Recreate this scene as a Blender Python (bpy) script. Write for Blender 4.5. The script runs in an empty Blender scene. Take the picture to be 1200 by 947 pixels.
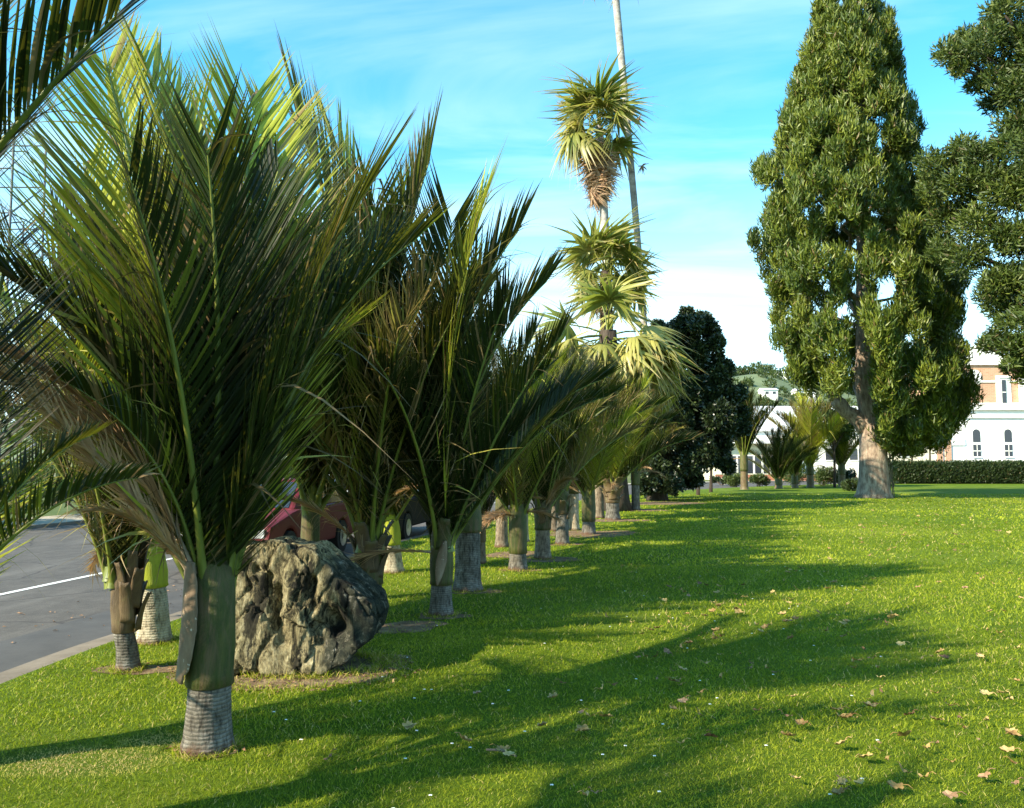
import bpy, bmesh, math, random
import numpy as np
from mathutils import Vector, Matrix, noise as mnoise
R = math.radians
rnd = random.Random(11)
NR = np.random.default_rng(5)
scene = bpy.context.scene
COL = scene.collection

# ------------------------------------------------------------------ camera
CAM_H = 1.6; F = 942.0; PITCH = math.atan((545 - 473.5) / F)
cd = bpy.data.cameras.new('camera'); cam = bpy.data.objects.new('camera', cd); COL.objects.link(cam)
cam.location = (0, 0, CAM_H); cam.rotation_euler = (R(90) + PITCH, 0, 0)
cd.sensor_width = 36; cd.lens = F / 1200 * 36; cd.clip_end = 6000; cd.clip_start = 0.05
scene.camera = cam

# ------------------------------------------------------------------ world, sun, exposure
SUN_EL = 32.0
SHADOW = Vector((0.865, 0.50, 0)).normalized()           # direction shadows fall
w = bpy.data.worlds.new('World'); scene.world = w; w.use_nodes = True
nt = w.node_tree; nt.nodes.clear()
def WN(t, **k):
    n = nt.nodes.new(t)
    for a, b in k.items(): setattr(n, a, b)
    return n
sky = WN('ShaderNodeTexSky', sky_type='NISHITA', sun_disc=False)
sky.sun_elevation = R(SUN_EL)
sd = -SHADOW
sky.sun_rotation = math.atan2(sd.x, sd.y)
sky.air_density = 1.0; sky.dust_density = 0.4; sky.ozone_density = 2.0
bg = WN('ShaderNodeBackground'); bg.inputs['Strength'].default_value = 0.087
out = WN('ShaderNodeOutputWorld')
tc = WN('ShaderNodeTexCoord')
sep = WN('ShaderNodeSeparateXYZ'); nt.links.new(tc.outputs['Generated'], sep.inputs[0])
def M_(op, a, b=None, c=None, clamp=False):
    n = WN('ShaderNodeMath', operation=op); n.use_clamp = clamp
    for i, v in enumerate((a, b, c)):
        if v is None: continue
        if isinstance(v, (int, float)): n.inputs[i].default_value = v
        else: nt.links.new(v, n.inputs[i])
    return n.outputs[0]
zc = M_('ADD', M_('MAXIMUM', sep.outputs[2], 0.0), 0.12)
cx = M_('DIVIDE', sep.outputs[0], zc); cy = M_('DIVIDE', sep.outputs[1], zc)
comb = WN('ShaderNodeCombineXYZ'); nt.links.new(cx, comb.inputs[0]); nt.links.new(cy, comb.inputs[1])
mp = WN('ShaderNodeMapping'); mp.inputs['Rotation'].default_value = (0, 0, R(28)); mp.inputs['Scale'].default_value = (0.55, 1.7, 1)
mp.inputs['Location'].default_value = (1.3, 0.4, 0)
nt.links.new(comb.outputs[0], mp.inputs[0])
n1 = WN('ShaderNodeTexNoise'); n1.inputs['Scale'].default_value = 1.1; n1.inputs['Detail'].default_value = 9
n1.inputs['Roughness'].default_value = 0.55; n1.inputs['Distortion'].default_value = 0.6
nt.links.new(mp.outputs[0], n1.inputs[0])
mr = WN('ShaderNodeMapRange'); mr.inputs[1].default_value = 0.47; mr.inputs[2].default_value = 0.85
nt.links.new(n1.outputs[0], mr.inputs[0])
low = WN('ShaderNodeMapRange'); low.interpolation_type = 'SMOOTHSTEP'
low.inputs[1].default_value = 0.0; low.inputs[2].default_value = 0.42; low.inputs[3].default_value = 0.80; low.inputs[4].default_value = 0.0
nt.links.new(sep.outputs[2], low.inputs[0])
cloud = M_('ADD', M_('MULTIPLY', mr.outputs[0], 0.55), low.outputs[0], clamp=True)
tint = WN('ShaderNodeMix', data_type='RGBA', blend_type='MULTIPLY'); tint.inputs[0].default_value = 1.0
nt.links.new(sky.outputs[0], tint.inputs[6]); tint.inputs[7].default_value = (0.72, 1.86, 1.92, 1)
mixc = WN('ShaderNodeMix', data_type='RGBA')
nt.links.new(cloud, mixc.inputs[0]); nt.links.new(tint.outputs[2], mixc.inputs[6]); mixc.inputs[7].default_value = (7.4, 8.7, 9.2, 1)
nt.links.new(mixc.outputs[2], bg.inputs[0]); nt.links.new(bg.outputs[0], out.inputs[0])

sl = bpy.data.lights.new('sun', 'SUN'); sl.energy = 5.0; sl.angle = R(0.6); sl.color = (1.0, 0.89, 0.68)
so = bpy.data.objects.new('sun', sl); COL.objects.link(so)
L = Vector((SHADOW.x * math.cos(R(SUN_EL)), SHADOW.y * math.cos(R(SUN_EL)), -math.sin(R(SUN_EL))))
so.rotation_euler = L.to_track_quat('-Z', 'Y').to_euler(); so.location = (-20, -12, 20)
vs = scene.view_settings
vs.view_transform = 'Standard'; vs.look = 'None'; vs.gamma = 1; vs.exposure = 1.30; vs.use_curve_mapping = False

# ------------------------------------------------------------------ helpers
def W(px, py, D):
    """world point seen at pixel (px,py) of the 1200x947 picture at distance D along +Y"""
    u = (px - 600) / F; v = (473.5 - py) / F
    c, s = math.cos(PITCH), math.sin(PITCH)
    d = Vector((u, c - v * s, s + v * c))
    return Vector((0, 0, CAM_H)) + d * (D / d.y)
def G(px, py):
    u = (px - 600) / F; v = (473.5 - py) / F
    c, s = math.cos(PITCH), math.sin(PITCH)
    d = Vector((u, c - v * s, s + v * c)); t = -CAM_H / d.z
    p = d * t; return Vector((p.x, p.y, 0))
def link(o, parent=None):
    COL.objects.link(o)
    if parent is not None: o.parent = parent
    return o
def tag(o, label=None, cat=None, group=None, kind=None):
    if label: o['label'] = label
    if cat: o['category'] = cat
    if group: o['group'] = group
    if kind: o['kind'] = kind
    return o
def empty(name, loc, label=None, cat=None, group=None, rz=0):
    o = bpy.data.objects.new(name, None); o.location = loc; o.rotation_euler = (0, 0, rz); o.empty_display_size = 0.2
    link(o); return tag(o, label, cat, group)
def mesh_np(name, V, F_, mats, mi=None, attrs=None, smooth=False):
    """V (n,3); F_ list of int arrays (m,k)"""
    me = bpy.data.meshes.new(name)
    V = np.asarray(V, dtype=np.float32)
    if not isinstance(F_, list): F_ = [F_]
    F_ = [np.asarray(f, dtype=np.int32) for f in F_ if len(f)]
    nl = sum(f.size for f in F_); npol = sum(len(f) for f in F_)
    me.vertices.add(len(V)); me.vertices.foreach_set('co', V.ravel())
    me.loops.add(nl); me.loops.foreach_set('vertex_index', np.concatenate([f.ravel() for f in F_]))
    me.polygons.add(npol)
    st = np.concatenate([np.full(len(f), f.shape[1], dtype=np.int32) for f in F_])
    me.polygons.foreach_set('loop_start', np.concatenate([[0], np.cumsum(st)[:-1]]).astype(np.int32))
    if mi is not None: me.polygons.foreach_set('material_index', np.asarray(mi, dtype=np.int32))
    me.polygons.foreach_set('use_smooth', np.full(npol, smooth, dtype=bool))
    for m in (mats if isinstance(mats, (list, tuple)) else [mats]): me.materials.append(m)
    if attrs:
        for k, a in attrs.items():
            at = me.attributes.new(k, 'FLOAT', 'POINT'); at.data.foreach_set('value', np.asarray(a, dtype=np.float32))
    me.update(); me.validate()
    return me
def obj_np(name, me, parent=None):
    return link(bpy.data.objects.new(name, me), parent)

class MB:
    """plain mesh collector"""
    def __init__(s): s.v = []; s.f = []; s.m = []
    def add(s, vs, fs, m=0):
        o = len(s.v); s.v += [tuple(p) for p in vs]; s.f += [tuple(i + o for i in f) for f in fs]; s.m += [m] * len(fs)
    def box(s, x0, x1, y0, y1, z0, z1, m=0):
        s.add([(x0,y0,z0),(x1,y0,z0),(x1,y1,z0),(x0,y1,z0),(x0,y0,z1),(x1,y0,z1),(x1,y1,z1),(x0,y1,z1)],
              [(0,3,2,1),(4,5,6,7),(0,1,5,4),(1,2,6,5),(2,3,7,6),(3,0,4,7)], m)
    def tube(s, pts, rad, n=8, m=0, cap=True, jit=0):
        pts = [Vector(p) for p in pts]; rings = []
        if not isinstance(rad, (list, tuple)): rad = [rad] * len(pts)
        ref = Vector((0.13, 0.97, 0.2))
        for i, p in enumerate(pts):
            t = (pts[min(i+1, len(pts)-1)] - pts[max(i-1, 0)]).normalized()
            a = t.cross(ref)
            if a.length < 0.1: a = t.cross(Vector((1, 0, 0)))
            a.normalize(); b = t.cross(a)
            rings.append([p + (a * math.cos(2*math.pi*k/n) + b * math.sin(2*math.pi*k/n)) * rad[i] * (1 + jit*(rnd.random()-.5)) for k in range(n)])
        vs = [q for r in rings for q in r]; fs = []
        for i in range(len(pts)-1):
            for k in range(n):
                fs.append((i*n+k, i*n+(k+1)%n, (i+1)*n+(k+1)%n, (i+1)*n+k))
        if cap:
            fs.append(tuple(range(n-1, -1, -1))); fs.append(tuple((len(pts)-1)*n + k for k in range(n)))
        s.add(vs, fs, m)
    def prism(s, poly, y0, y1, m=0):
        n = len(poly)
        vs = [(x, y0, z) for x, z in poly] + [(x, y1, z) for x, z in poly]
        fs = [tuple(range(n)), tuple(range(2*n-1, n-1, -1))] + [(i, i+n, (i+1)%n+n, (i+1)%n) for i in range(n)]
        s.add(vs, fs, m)
    def build(s, name, mats, parent=None, smooth=False, bevel=0):
        me = bpy.data.meshes.new(name); me.from_pydata(s.v, [], s.f)
        for m in (mats if isinstance(mats, (list, tuple)) else [mats]): me.materials.append(m)
        me.polygons.foreach_set('material_index', s.m)
        me.update()
        bm = bmesh.new(); bm.from_mesh(me); bmesh.ops.recalc_face_normals(bm, faces=bm.faces)
        if bevel:
            bmesh.ops.bevel(bm, geom=[e for e in bm.edges if e.is_manifold and e.calc_face_angle(0) > 0.5], offset=bevel, segments=2, affect='EDGES', profile=0.6)
        bm.to_mesh(me); bm.free()
        me.polygons.foreach_set('use_smooth', [smooth]*len(me.polygons))
        return link(bpy.data.objects.new(name, me), parent)

# ------------------------------------------------------------------ materials
class Mat:
    def __init__(s, name, rough=0.7, spec=0.3):
        s.m = bpy.data.materials.new(name); s.m.use_nodes = True; s.t = s.m.node_tree
        s.b = s.t.nodes['Principled BSDF']; s.o = s.t.nodes['Material Output']
        s.b.inputs['Roughness'].default_value = rough; s.b.inputs['Specular IOR Level'].default_value = spec
        s.tc = s.t.nodes.new('ShaderNodeTexCoord')
    def n(s, t, **k):
        n = s.t.nodes.new(t)
        for a, b in k.items(): setattr(n, a, b)
        return n
    def l(s, a, b): s.t.links.new(a, b)
    def noise(s, scale, detail=6, rough=0.6, stretch=None, coord='Object', dist=0):
        n = s.n('ShaderNodeTexNoise'); n.inputs['Scale'].default_value = scale; n.inputs['Detail'].default_value = detail
        n.inputs['Roughness'].default_value = rough; n.inputs['Distortion'].default_value = dist
        src = s.tc.outputs[coord]
        if stretch:
            mpp = s.n('ShaderNodeMapping'); mpp.inputs['Scale'].default_value = stretch; s.l(src, mpp.inputs[0]); src = mpp.outputs[0]
        s.l(src, n.inputs['Vector']); return n.outputs['Fac']
    def ramp(s, fac, stops):
        r = s.n('ShaderNodeValToRGB'); e = r.color_ramp.elements
        while len(e) < len(stops): e.new(0.5)
        for i, (p, c) in enumerate(stops): e[i].position = p; e[i].color = (*c, 1)
        s.l(fac, r.inputs[0]); return r.outputs[0]
    def mix(s, f, a, b, mode='MIX'):
        n = s.n('ShaderNodeMix', data_type='RGBA', blend_type=mode)
        for i, v in ((0, f), (6, a), (7, b)):
            if isinstance(v, (int, float)): n.inputs[i].default_value = v
            elif isinstance(v, tuple): n.inputs[i].default_value = (*v, 1)
            else: s.l(v, n.inputs[i])
        return n.outputs[2]
    def math(s, op, a, b=0.0, clamp=False):
        n = s.n('ShaderNodeMath', operation=op); n.use_clamp = clamp
        for i, v in enumerate((a, b)):
            if isinstance(v, (int, float)): n.inputs[i].default_value = v
            else: s.l(v, n.inputs[i])
        return n.outputs[0]
    def attr(s, name):
        n = s.n('ShaderNodeAttribute'); n.attribute_name = name; return n.outputs['Fac']
    def color(s, c):
        if isinstance(c, tuple): s.b.inputs['Base Color'].default_value = (*c, 1)
        else: s.l(c, s.b.inputs['Base Color'])
    def bump(s, h, strength=0.4, dist=0.02):
        n = s.n('ShaderNodeBump'); n.inputs['Strength'].default_value = strength; n.inputs['Distance'].default_value = dist
        s.l(h, n.inputs['Height']); s.l(n.outputs[0], s.b.inputs['Normal'])
    def translucent(s, col, fac):
        t = s.n('ShaderNodeBsdfTranslucent')
        if isinstance(col, tuple): t.inputs[0].default_value = (*col, 1)
        else: s.l(col, t.inputs[0])
        x = s.n('ShaderNodeMixShader'); x.inputs[0].default_value = fac
        s.l(s.b.outputs[0], x.inputs[1]); s.l(t.outputs[0], x.inputs[2]); s.l(x.outputs[0], s.o.inputs[0])

def leaf_mat(name, dark, mid, light, dry, trans=(0.3, 0.4, 0.04), tf=0.35, rough=0.4, spec=0.4, objrand=0.3):
    m = Mat(name, rough, spec)
    f = m.attr('var')
    oi = m.n('ShaderNodeObjectInfo')
    f2 = m.math('ADD', f, m.math('MULTIPLY', m.math('SUBTRACT', oi.outputs['Random'], 0.5), objrand), clamp=True)
    c = m.ramp(f2, [(0.0, dark), (0.5, mid), (1.0, light)])
    d = m.attr('dry')
    c = m.mix(m.math('MULTIPLY', d, 1.0, clamp=True), c, dry)
    m.color(c)
    tcc = m.mix(m.math('MULTIPLY', d, 1.0, clamp=True), trans, tuple(min(1, x*1.3) for x in dry))
    tcc = m.mix(0.5, tcc, m.mix(1.0, c, (2.2, 2.2, 1.2), 'MULTIPLY'))
    m.translucent(tcc, tf)
    return m.m
def plain(name, col, rough=0.6, spec=0.3, metal=0, var=0.15, scale=6, bump=0):
    m = Mat(name, rough, spec)
    f = m.noise(scale)
    m.color(m.ramp(f, [(0.3, tuple(x*(1-var) for x in col)), (0.7, tuple(min(1, x*(1+var)) for x in col))]))
    m.b.inputs['Metallic'].default_value = metal
    if bump: m.bump(m.noise(scale*6), bump, 0.01)
    return m.m

MT = {}
MT['nikau'] = leaf_mat('nikau_leaf', (0.004, 0.008, 0.002), (0.016, 0.030, 0.004), (0.34, 0.36, 0.036), (0.26, 0.17, 0.08),
                       trans=(0.32, 0.33, 0.03), tf=0.20, rough=0.50, spec=0.25)  # dark end holds crown shade, light end the sunlit yellow-green
MT['nikau_dry'] = leaf_mat('dry_frond_leaf', (0.18, 0.10, 0.05), (0.42, 0.26, 0.14), (0.60, 0.42, 0.25), (0.25, 0.16, 0.09),
                       trans=(0.35, 0.22, 0.10), tf=0.2, rough=0.7, spec=0.2)
MT['fan'] = leaf_mat('fan_palm_leaf', (0.05, 0.070, 0.012), (0.14, 0.165, 0.028), (0.34, 0.32, 0.08), (0.42, 0.30, 0.15),
                       trans=(0.32, 0.38, 0.06), tf=0.3, rough=0.4)
MT['fan_dry'] = leaf_mat('dead_fan_leaf', (0.17, 0.09, 0.055), (0.36, 0.23, 0.15), (0.55, 0.42, 0.27), (0.3, 0.2, 0.1),
                       trans=(0.3, 0.2, 0.1), tf=0.2, rough=0.75, spec=0.15)
MT['arau'] = leaf_mat('araucaria_foliage', (0.015, 0.032, 0.004), (0.058, 0.090, 0.008), (0.17, 0.195, 0.020), (0.16, 0.10, 0.04),
                       trans=(0.2, 0.24, 0.03), tf=0.12, rough=0.5)
MT['conifer'] = leaf_mat('conifer_foliage', (0.018, 0.036, 0.005), (0.055, 0.082, 0.010), (0.13, 0.150, 0.020), (0.1, 0.07, 0.03),
                       trans=(0.12, 0.16, 0.03), tf=0.1, rough=0.55)
MT['broad'] = leaf_mat('broadleaf_foliage', (0.007, 0.014, 0.005), (0.016, 0.028, 0.010), (0.055, 0.080, 0.024), (0.06, 0.07, 0.03),
                       trans=(0.06, 0.10, 0.03), tf=0.1, rough=0.35, spec=0.5)
MT['shrub'] = leaf_mat('shrub_foliage', (0.02, 0.035, 0.010), (0.045, 0.07, 0.018), (0.10, 0.13, 0.03), (0.14, 0.10, 0.05),
                       trans=(0.15, 0.22, 0.04), tf=0.2, rough=0.5)
MT['grass'] = leaf_mat('grass_blade', (0.050, 0.090, 0.005), (0.185, 0.230, 0.011), (0.40, 0.41, 0.032), (0.56, 0.42, 0.18),
                       trans=(0.30, 0.40, 0.015), tf=0.33, rough=0.5, spec=0.2)

def rachis_mat():
    m = Mat('rachis', 0.45, 0.4)
    m.color(m.ramp(m.noise(3, stretch=(4, 4, 0.6)), [(0.3, (0.06, 0.085, 0.012)), (0.6, (0.17, 0.19, 0.025)), (0.8, (0.24, 0.20, 0.07))]))
    return m.m
MT['rachis'] = rachis_mat()
MT['rachis_dry'] = plain('dry_rachis', (0.33, 0.24, 0.15), 0.7)

def trunk_mat(name, a, b, c, ring=44, dark=(0.05, 0.045, 0.04)):
    m = Mat(name, 0.85, 0.15)
    wv = m.n('ShaderNodeTexWave', bands_direction='Z'); wv.inputs['Scale'].default_value = ring/3.1
    wv.inputs['Distortion'].default_value = 2.2; wv.inputs['Detail'].default_value = 3; wv.inputs['Detail Scale'].default_value = 2.0
    m.l(m.tc.outputs['Object'], wv.inputs[0])
    base = m.ramp(m.noise(7, 8, 0.7), [(0.3, a), (0.5, b), (0.7, c)])
    lines = m.ramp(wv.outputs['Fac'], [(0.0, (.35, .35, .35)), (0.25, (1, 1, 1))])
    vert = m.ramp(m.noise(5, 6, 0.75, stretch=(7, 7, 1.6)), [(0.38, (0.12, 0.12, 0.12)), (0.52, (1, 1, 1))])
    c1 = m.mix(lines, dark, base)
    c1 = m.mix(0.75, c1, vert, 'MULTIPLY')
    sz = m.n('ShaderNodeSeparateXYZ'); m.l(m.tc.outputs['Object'], sz.inputs[0])
    st = m.ramp(m.math('ADD', sz.outputs[2], m.math('MULTIPLY', m.noise(14, 5), .12)), [(.08, (1, 1, 1)), (.13, (0, 0, 0))])
    c1 = m.mix(m.math('MULTIPLY', st, .8), c1, (.10, .05, .028))
    m.color(c1)
    m.bump(m.math('ADD', m.math('MULTIPLY', wv.outputs['Fac'], 0.35), m.noise(30, 6)), 0.7, 0.012)
    return m.m
MT['nk_trunk'] = trunk_mat('ringed_grey_bark', (0.07, 0.06, 0.045), (0.15, 0.135, 0.11), (0.27, 0.25, 0.22))
MT['nk_trunk_pale'] = trunk_mat('ringed_pale_bark', (0.26, 0.20, 0.12), (0.44, 0.37, 0.26), (0.58, 0.51, 0.38), dark=(0.28, 0.22, 0.14))
MT['nk_trunk_mid'] = trunk_mat('ringed_tan_bark', (0.12, 0.09, 0.06), (0.22, 0.17, 0.12), (0.34, 0.28, 0.2))
def shaft_mat(name, a, b, c, k=.5):
    m = Mat(name, 0.5, 0.3)
    col = m.ramp(m.noise(4, 8, 0.7, stretch=(1, 1, 0.5), dist=0.8), [(0.34, a), (0.5, b), (0.66, c)])
    br = m.ramp(m.noise(3.6, 9, .8, stretch=(3, 3, .6), dist=1.2), [(.46, (0, 0, 0)), (.60, (k*1.5, k*1.5, k*1.5))]); col = m.mix(br, col, (.13, .085, .045))
    m.color(col); m.bump(m.noise(20, 7, .75, stretch=(5, 5, 0.4)), 0.9, 0.012)
    return m.m
MT['shaft'] = shaft_mat('green_crownshaft', (0.020, 0.030, 0.006), (0.055, 0.068, 0.012), (0.12, 0.105, 0.028))
MT['shaft_lime'] = shaft_mat('lime_crownshaft', (0.26, 0.30, 0.012), (0.38, 0.40, 0.018), (0.44, 0.42, 0.04), .12)
MT['shaft_brown'] = shaft_mat('fibrous_brown_sheath', (0.06, 0.04, 0.022), (0.13, 0.09, 0.045), (0.13, 0.13, 0.04))
def sheath_mat():
    m = Mat('dead_sheath', 0.7, 0.2)
    base = m.ramp(m.noise(5, 8, 0.65, stretch=(2, 2, 0.7)), [(0.3, (0.12, 0.075, 0.045)), (0.55, (0.24, 0.17, 0.11)), (0.75, (0.34, 0.27, 0.19))])
    sp = m.ramp(m.noise(38, 3, 0.5), [(0.66, (0, 0, 0)), (0.70, (1, 1, 1))])
    m.color(m.mix(m.mix(0.8, (0.0, 0.0, 0.0), sp), base, (0.6, 0.55, 0.45)))
    m.bump(m.noise(14, 8), 0.5, 0.01); return m.m
MT['sheath'] = sheath_mat()

def bark(name, a, b, c, sc=5, stretch=(3, 3, 0.5)):
    m = Mat(name, 0.9, 0.1)
    f = m.noise(sc, 9, 0.7, stretch=stretch)
    m.color(m.ramp(f, [(0.32, a), (0.5, b), (0.68, c)])); m.bump(f, 1.0, 0.05); return m.m
MT['bark_pale'] = bark('pale_flaking_bark', (0.10, 0.065, 0.045), (0.27, 0.20, 0.15), (0.44, 0.36, 0.27), 3.4, (2, 2, 0.6))
MT['bark_dark'] = bark('dark_bark', (0.03, 0.022, 0.017), (0.06, 0.045, 0.035), (0.10, 0.08, 0.06), 4)
MT['bark_fan'] = bark('fan_palm_bark', (0.18, 0.15, 0.13), (0.33, 0.30, 0.27), (0.50, 0.47, 0.43), 2.0, (1, 1, 1.6))
MT['twig'] = plain('twig', (0.16, 0.12, 0.09), 0.9)

# ------------------------------------------------------------------ blades (vectorised strips)
def unit(a): return a / np.maximum(np.linalg.norm(a, axis=-1, keepdims=True), 1e-9)
def blades(P, D, Wd, L_, w_, C, seg=4, prof=None, fold=0.0, var=None, dry=None, dry_tip=0.0):
    """n strips: base P, direction D, width dir Wd, length L_, width w_, curvature vector C. returns V, F, attrs"""
    n = len(P); s = np.linspace(0, 1, seg + 1)
    if prof is None: prof = lambda t: np.clip(np.minimum(0.35 + t*2.6, (1 - t)*1.9), 0.03, 1)
    L_ = np.broadcast_to(L_, (n,)); w_ = np.broadcast_to(w_, (n,))
    cen = P[:, None, :] + D[:, None, :]*(L_[:, None]*s)[..., None] + C[:, None, :]*(L_[:, None]*s**2)[..., None]
    hw = Wd[:, None, :]*(w_[:, None]*0.5*prof(s)[None, :])[..., None]
    if fold:
        Nn = unit(np.cross(D, Wd)); mid = cen + Nn[:, None, :]*(w_[:, None]*fold*prof(s)[None, :])[..., None]
        V = np.stack([cen - hw, mid, cen + hw], axis=2); k = 3
    else:
        V = np.stack([cen - hw, cen + hw], axis=2); k = 2
    V = V.reshape(n, (seg+1)*k, 3)
    fr = []
    for i in range(seg):
        for j in range(k-1):
            a = i*k + j; fr.append((a, a+1, a+1+k, a+k))
    fr = np.array(fr)
    Fc = (np.arange(n)[:, None, None]*((seg+1)*k) + fr[None]).reshape(-1, 4)
    if var is None: var = NR.random(n)
    if dry is None: dry = np.zeros(n)
    va = np.repeat(var, (seg+1)*k)
    da = (np.broadcast_to(dry, (n,))[:, None] + dry_tip*np.clip((s[None, :]-0.72)*3.5, 0, 1)).repeat(k, axis=1).ravel()
    return V.reshape(-1, 3), Fc, va, da
def merge(parts):
    V, Fs, va, da, o = [], [], [], [], 0
    for v, f, a, d in parts:
        V.append(v); Fs.append(f + o); va.append(a); da.append(d); o += len(v)
    return np.concatenate(V), np.concatenate(Fs), np.concatenate(va), np.concatenate(da)

# ------------------------------------------------------------------ nikau fronds
def frond_mesh(name, Lr=3.0, bend=0.35, K=96, lw=0.023, ll=0.90, a0=54, a1=28, beta=36, broken=0.05, mat='nikau', vbase=0.45, dry=0.0, drytip=0.35, droop=0.05, seed=0, petiole=0.07, curl=0.0, rr=0.024):
    g = np.random.default_rng(seed)
    ns = 60
    th = bend*np.linspace(0, 1, ns)**1.6
    t3 = np.stack([np.sin(th), np.zeros(ns), np.cos(th)], 1)
    pts = np.concatenate([[[0, 0, 0]], np.cumsum(t3*(Lr/(ns-1)), axis=0)[:-1]])
    def at(s):
        i = np.clip(s*(ns-1), 0, ns-1.001); k = i.astype(int); f = (i-k)[:, None]
        return pts[k]*(1-f)+pts[k+1]*f, unit(t3[k]*(1-f)+t3[k+1]*f)
    parts = []
    for side in (-1, 1):
        s = petiole + (1-petiole)*(np.linspace(0, 1, K)) + g.normal(0, 0.003, K); s = np.clip(s, 0.02, 1)
        P, T = at(s)
        N = np.stack([-T[:, 2], np.zeros(K), T[:, 0]], 1)          # adaxial, towards the palm's centre
        Y = np.array([0, 1.0, 0])
        al = np.radians(a0 + (a1-a0)*s + g.normal(0, 1.6, K)); be = np.radians(beta + g.normal(0, 3.5, K))
        lat = side*Y*np.cos(be)[:, None] + N*np.sin(be)[:, None]
        D = unit(T*np.cos(al)[:, None] + lat*np.sin(al)[:, None])
        prof = np.clip(0.45 + 1.6*s, 0, 1)*np.clip(1.0 - 0.45*np.clip(s-0.5, 0, 1)/0.5, 0, 1)
        Lf = ll*prof*g.uniform(0.88, 1.06, K)
        Wd = unit(T - (T*D).sum(1, keepdims=True)*D)
        tw = g.normal(0.25*side, 0.16, K); Nn = np.cross(D, Wd)
        Wd = unit(Wd*np.cos(tw)[:, None] + Nn*np.sin(tw)[:, None])
        C = T*0.10 - N*droop + g.normal(0, 0.02, (K, 3))
        br = g.random(K) < broken*1.3
        C = C + br[:, None]*(np.array([0.5, 0, -0.9]) + g.normal(0, 0.35, (K, 3)))*g.uniform(0.4, 1.0, (K, 1))
        if curl: C = C + g.normal(0, curl, (K, 3)); 
        var = np.clip(vbase + g.normal(0, 0.13, K) + 0.12*np.sin(s*9+seed), 0, 1)
        dr = np.clip(dry + (g.random(K) < 0.05)*0.8 + br*0.35, 0, 1)
        parts.append(blades(P, D, Wd, Lf, lw*g.uniform(0.8, 1.15, K), C, 5, fold=0.16, var=var, dry=dr, dry_tip=drytip*g.random()))
    V, Fc, va, da = merge(parts)
    # rachis, a tapered six-sided stem
    q = 30; s = np.linspace(0, 1, q)**1.3; P, T = at(s); N = np.stack([-T[:, 2], np.zeros(q), T[:, 0]], 1); Y = np.array([0, 1.0, 0])
    rad = rr*(1-s)**0.8 + 0.005 + .045*np.exp(-s/.045)
    rv = np.stack([P + (np.cos(a)*Y*1.15 + np.sin(a)*N)*rad[:, None] for a in np.arange(6)*math.pi/3], 1).reshape(-1, 3)
    rf = np.array([(i*6+k, i*6+(k+1) % 6, (i+1)*6+(k+1) % 6, (i+1)*6+k) for i in range(q-1) for k in range(6)])
    nf = len(Fc)
    me = mesh_np(name, np.concatenate([V, rv]), np.concatenate([Fc, rf+len(V)]), [MT[mat], MT['rachis_dry' if mat != 'nikau' else 'rachis']],
                 mi=[0]*nf+[1]*len(rf), attrs={'var': np.concatenate([va, np.zeros(len(rv))]), 'dry': np.concatenate([da, np.zeros(len(rv))])}, smooth=True)
    chord = Vector(pts[-1])
    return me, chord
FV = {}  # frond shapes shared by the palms
def fv(key, n, **k): FV[key] = [frond_mesh('frond', seed=hash_(key)+i*7, **k) for i in range(n)]
def hash_(s): return sum(ord(c)*(i+3) for i, c in enumerate(s)) % 977
fv('up', 4, bend=0.30, vbase=0.24)  # up, arch, flat, narrow: crown shade is put into the dark leaf tone
fv('tan', 3, bend=0.8, vbase=0.95, dry=0.38, drytip=1.2, curl=0.08, broken=0.12, beta=30)  # dry tan leaf, with sunlit brightness also put into the colour
fv('arch', 4, bend=0.75, vbase=0.28, droop=0.05, broken=0.12, beta=44)
fv('flat', 3, bend=0.40, vbase=0.30, beta=10, a0=46, a1=27, ll=1.12, K=84, lw=.026, drytip=.3)
fv('droop', 3, bend=1.25, vbase=0.42, droop=0.18, broken=0.12, beta=5)
fv('gold', 3, bend=0.35, vbase=0.92, drytip=0.35, ll=1.10, beta=10, a0=46, a1=26, K=84, lw=.026)  # yellow-green, brightened: the sunlit look is put into the leaf colour
fv('narrow', 2, bend=0.25, vbase=0.20, ll=0.75, a0=40, a1=12)
fv('brown', 2, bend=0.9, mat='nikau_dry', vbase=0.55, curl=0.16, a0=20, a1=9, ll=0.8, lw=0.034, broken=0.10, beta=10)
fv('tatter', 2, bend=0.55, vbase=0.62, dry=0.35, drytip=1.0, curl=0.10, broken=0.15)
fv('low', 3, bend=0.9, vbase=0.40, K=66, lw=0.034, ll=.62, droop=0.06, broken=0.03, a0=62, a1=40, beta=52)

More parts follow.
